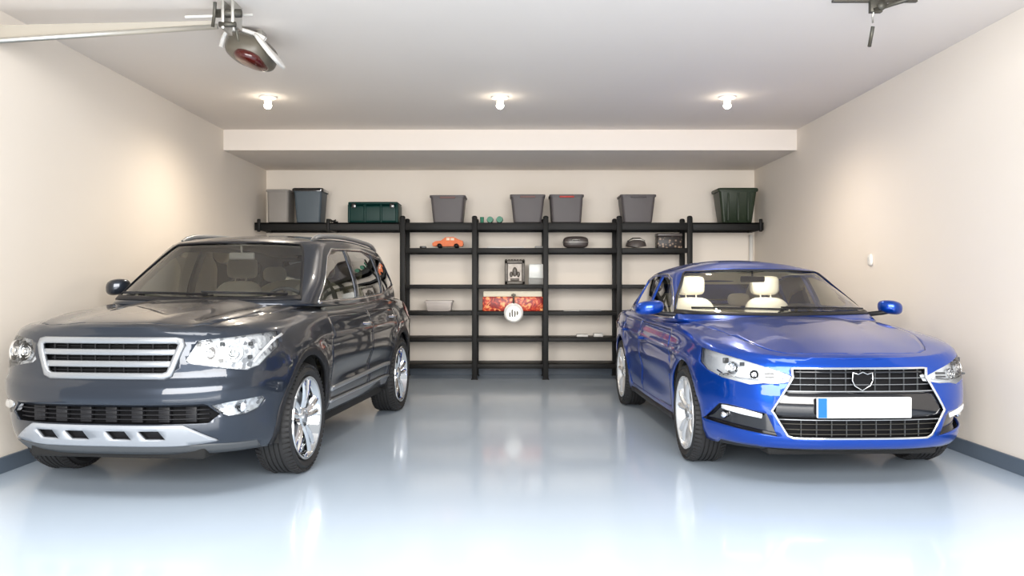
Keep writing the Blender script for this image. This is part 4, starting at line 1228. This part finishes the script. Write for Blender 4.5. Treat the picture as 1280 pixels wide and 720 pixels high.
# ---------------------------------------------------------------- garage door opener, rail and torsion bar
t = thing('door_opener', 'cream garage door opener with dark red lamp cover on the ceiling', 'door opener', (-1.93, 6.15, RZ), math.radians(0))
b = bmesh.new()
Tm = Matrix.Translation((-.01, 0, -.150)) @ Matrix.Rotation(math.radians(18), 4, 'Y')
b2 = bmesh.new(); ell(b2, (0, 0, 0), (.17, .22, .105), 3.0, 32, 18); bmesh.ops.transform(b2, matrix=Tm, verts=b2.verts); join(b, clean(b2))
ob('opener_case', b, mat('opener_grey', (.12, .105, .08), .35), t, 60)
b = bmesh.new(); tube(b, [Tm @ Vector((.172*math.copysign(abs(math.cos(a))**.67, math.cos(a)), -.15, .108*math.copysign(abs(math.sin(a))**.67, math.sin(a)))) for a in [PI*.30+PI*.70*i/22 for i in range(23)]]+[Tm @ Vector((-.17, -.15, -.06))], .016, 10)
ob('case_rim', b, M['white_plastic'], t, 60)
b = bmesh.new(); b2 = bmesh.new(); ell(b2, (.035, -.05, -.062), (.115, .18, .055), 2.6, 28, 14); bmesh.ops.transform(b2, matrix=Tm, verts=b2.verts); join(b, clean(b2))
ob('lamp_cover', b, mat('red_cover', (.06, .005, .003), .2, coat=.6), t, 60)
b = bmesh.new(); b2 = bmesh.new(); ell(b2, (0, -.04, 0), (.022, .20, .135), 3, 20, 12); bmesh.ops.transform(b2, matrix=Matrix.Translation((.135, 0, -.155)) @ Matrix.Rotation(math.radians(-38), 4, 'Y'), verts=b2.verts); join(b, clean(b2))
ob('side_panel', b, M['white_plastic'], t, 60)
for x in (-.08, .06):
    b = bmesh.new(); box(b, x-.02, x+.02, -.05, .05, -.085, 0, .004); ob('ceiling_bracket', b, M['steel'], t, 30)
# torsion bar with hanger
def on_px(x, y, d): return ((x-640)*d/1030, d, 1.3+(355-y)*d/1030)
t = thing('torsion_bar', 'grey steel torsion bar under the ceiling reaching the left wall', 'steel bar', (-2.6, 5.4, 3.0))
b = bmesh.new(); tube(b, [(RX0, 5.55-.0, 2.935), (-2.0, 5.60, 3.05)], .019, 14); loc_(ob('bar', b, M['steel'], t, 50), t)
b = bmesh.new(); v_ = [b.verts.new((x, y, z)) for y in (5.585, 5.60) for x, z in ((RX0+.002, 2.95), (-2.02, 3.06), (-2.02, 3.085), (RX0+.002, 3.055))]
b.faces.new(v_[:4][::-1]); b.faces.new(v_[4:])
for i in range(4): b.faces.new((v_[i], v_[(i+1) % 4], v_[4+(i+1) % 4], v_[4+i]))
loc_(ob('backing_plate', b, mat('pale_steel', (.36, .33, .28), .6), t, 30, recalc=True), t)
t2 = thing('track_bracket', 'steel track bracket hanging from the ceiling left of centre above the opener', 'bracket', (-1.9, 5.55, 3.18))
b = bmesh.new(); box(b, -1.925, -1.905, 5.45, 5.62, 2.99, 3.18, .003); box(b, -1.86, -1.84, 5.45, 5.62, 3.02, 3.18, .003); loc_(ob('hanger_strap', b, M['steel'], t2, 30), t2)
b = bmesh.new(); cyl(b, (-1.97, 5.48, 3.10), (-1.80, 5.48, 3.10), .028, seg=18); cyl(b, (-1.94, 5.46, 3.02), (-1.83, 5.46, 3.02), .018, seg=14); loc_(ob('pulley', b, M['dark_steel'], t2, 40), t2)
b = bmesh.new(); tube(b, [(-2.22, 5.60, 3.115), (-1.76, 5.60, 3.13)], .009, 10); loc_(ob('short_rod', b, M['white_plastic'], t2, 50), t2)
b = bmesh.new(); tube(b, [(-1.96, 5.44, 3.16), (-1.965, 5.44, 3.08), (-1.98, 5.45, 3.0)], .012, 8); tube(b, [(-1.87, 5.5, 3.16), (-1.86, 5.55, 3.02), (-1.86, 5.60, 2.95)], .008, 8); loc_(ob('linkage', b, M['dark_steel'], t2, 40), t2)
t = thing('door_track', 'dark steel track bracket with a hanging rod at the top right of the ceiling', 'bracket', (2.45, 5.45, 3.18))
b = bmesh.new(); box(b, 2.12, 2.68, 5.44, 5.47, 3.165, 3.18, .002); loc_(ob('mounting_plate', b, M['dark_steel'], t, 30), t)
b = bmesh.new(); box(b, 2.36, 2.44, 5.42, 5.46, 3.09, 3.17, .004); tube(b, [(2.38, 5.42, 3.10), (2.50, 5.42, 3.14), (2.60, 5.42, 3.17)], .014, 8); cyl(b, (2.43, 5.40, 3.13), (2.43, 5.48, 3.13), .03, seg=16); loc_(ob('hinge', b, M['dark_steel'], t, 40), t)
b = bmesh.new(); tube(b, [(2.385, 5.43, 3.10), (2.375, 5.43, 3.06), (2.378, 5.43, 3.02)], .006, 8); loc_(ob('chain', b, M['steel'], t, 40), t)
b = bmesh.new(); tube(b, [(2.378, 5.43, 2.995), (2.355, 5.43, 2.865)], .012, 12); loc_(ob('pull_rod', b, M['dark_steel'], t, 40), t)

build_suv()
build_sedan()
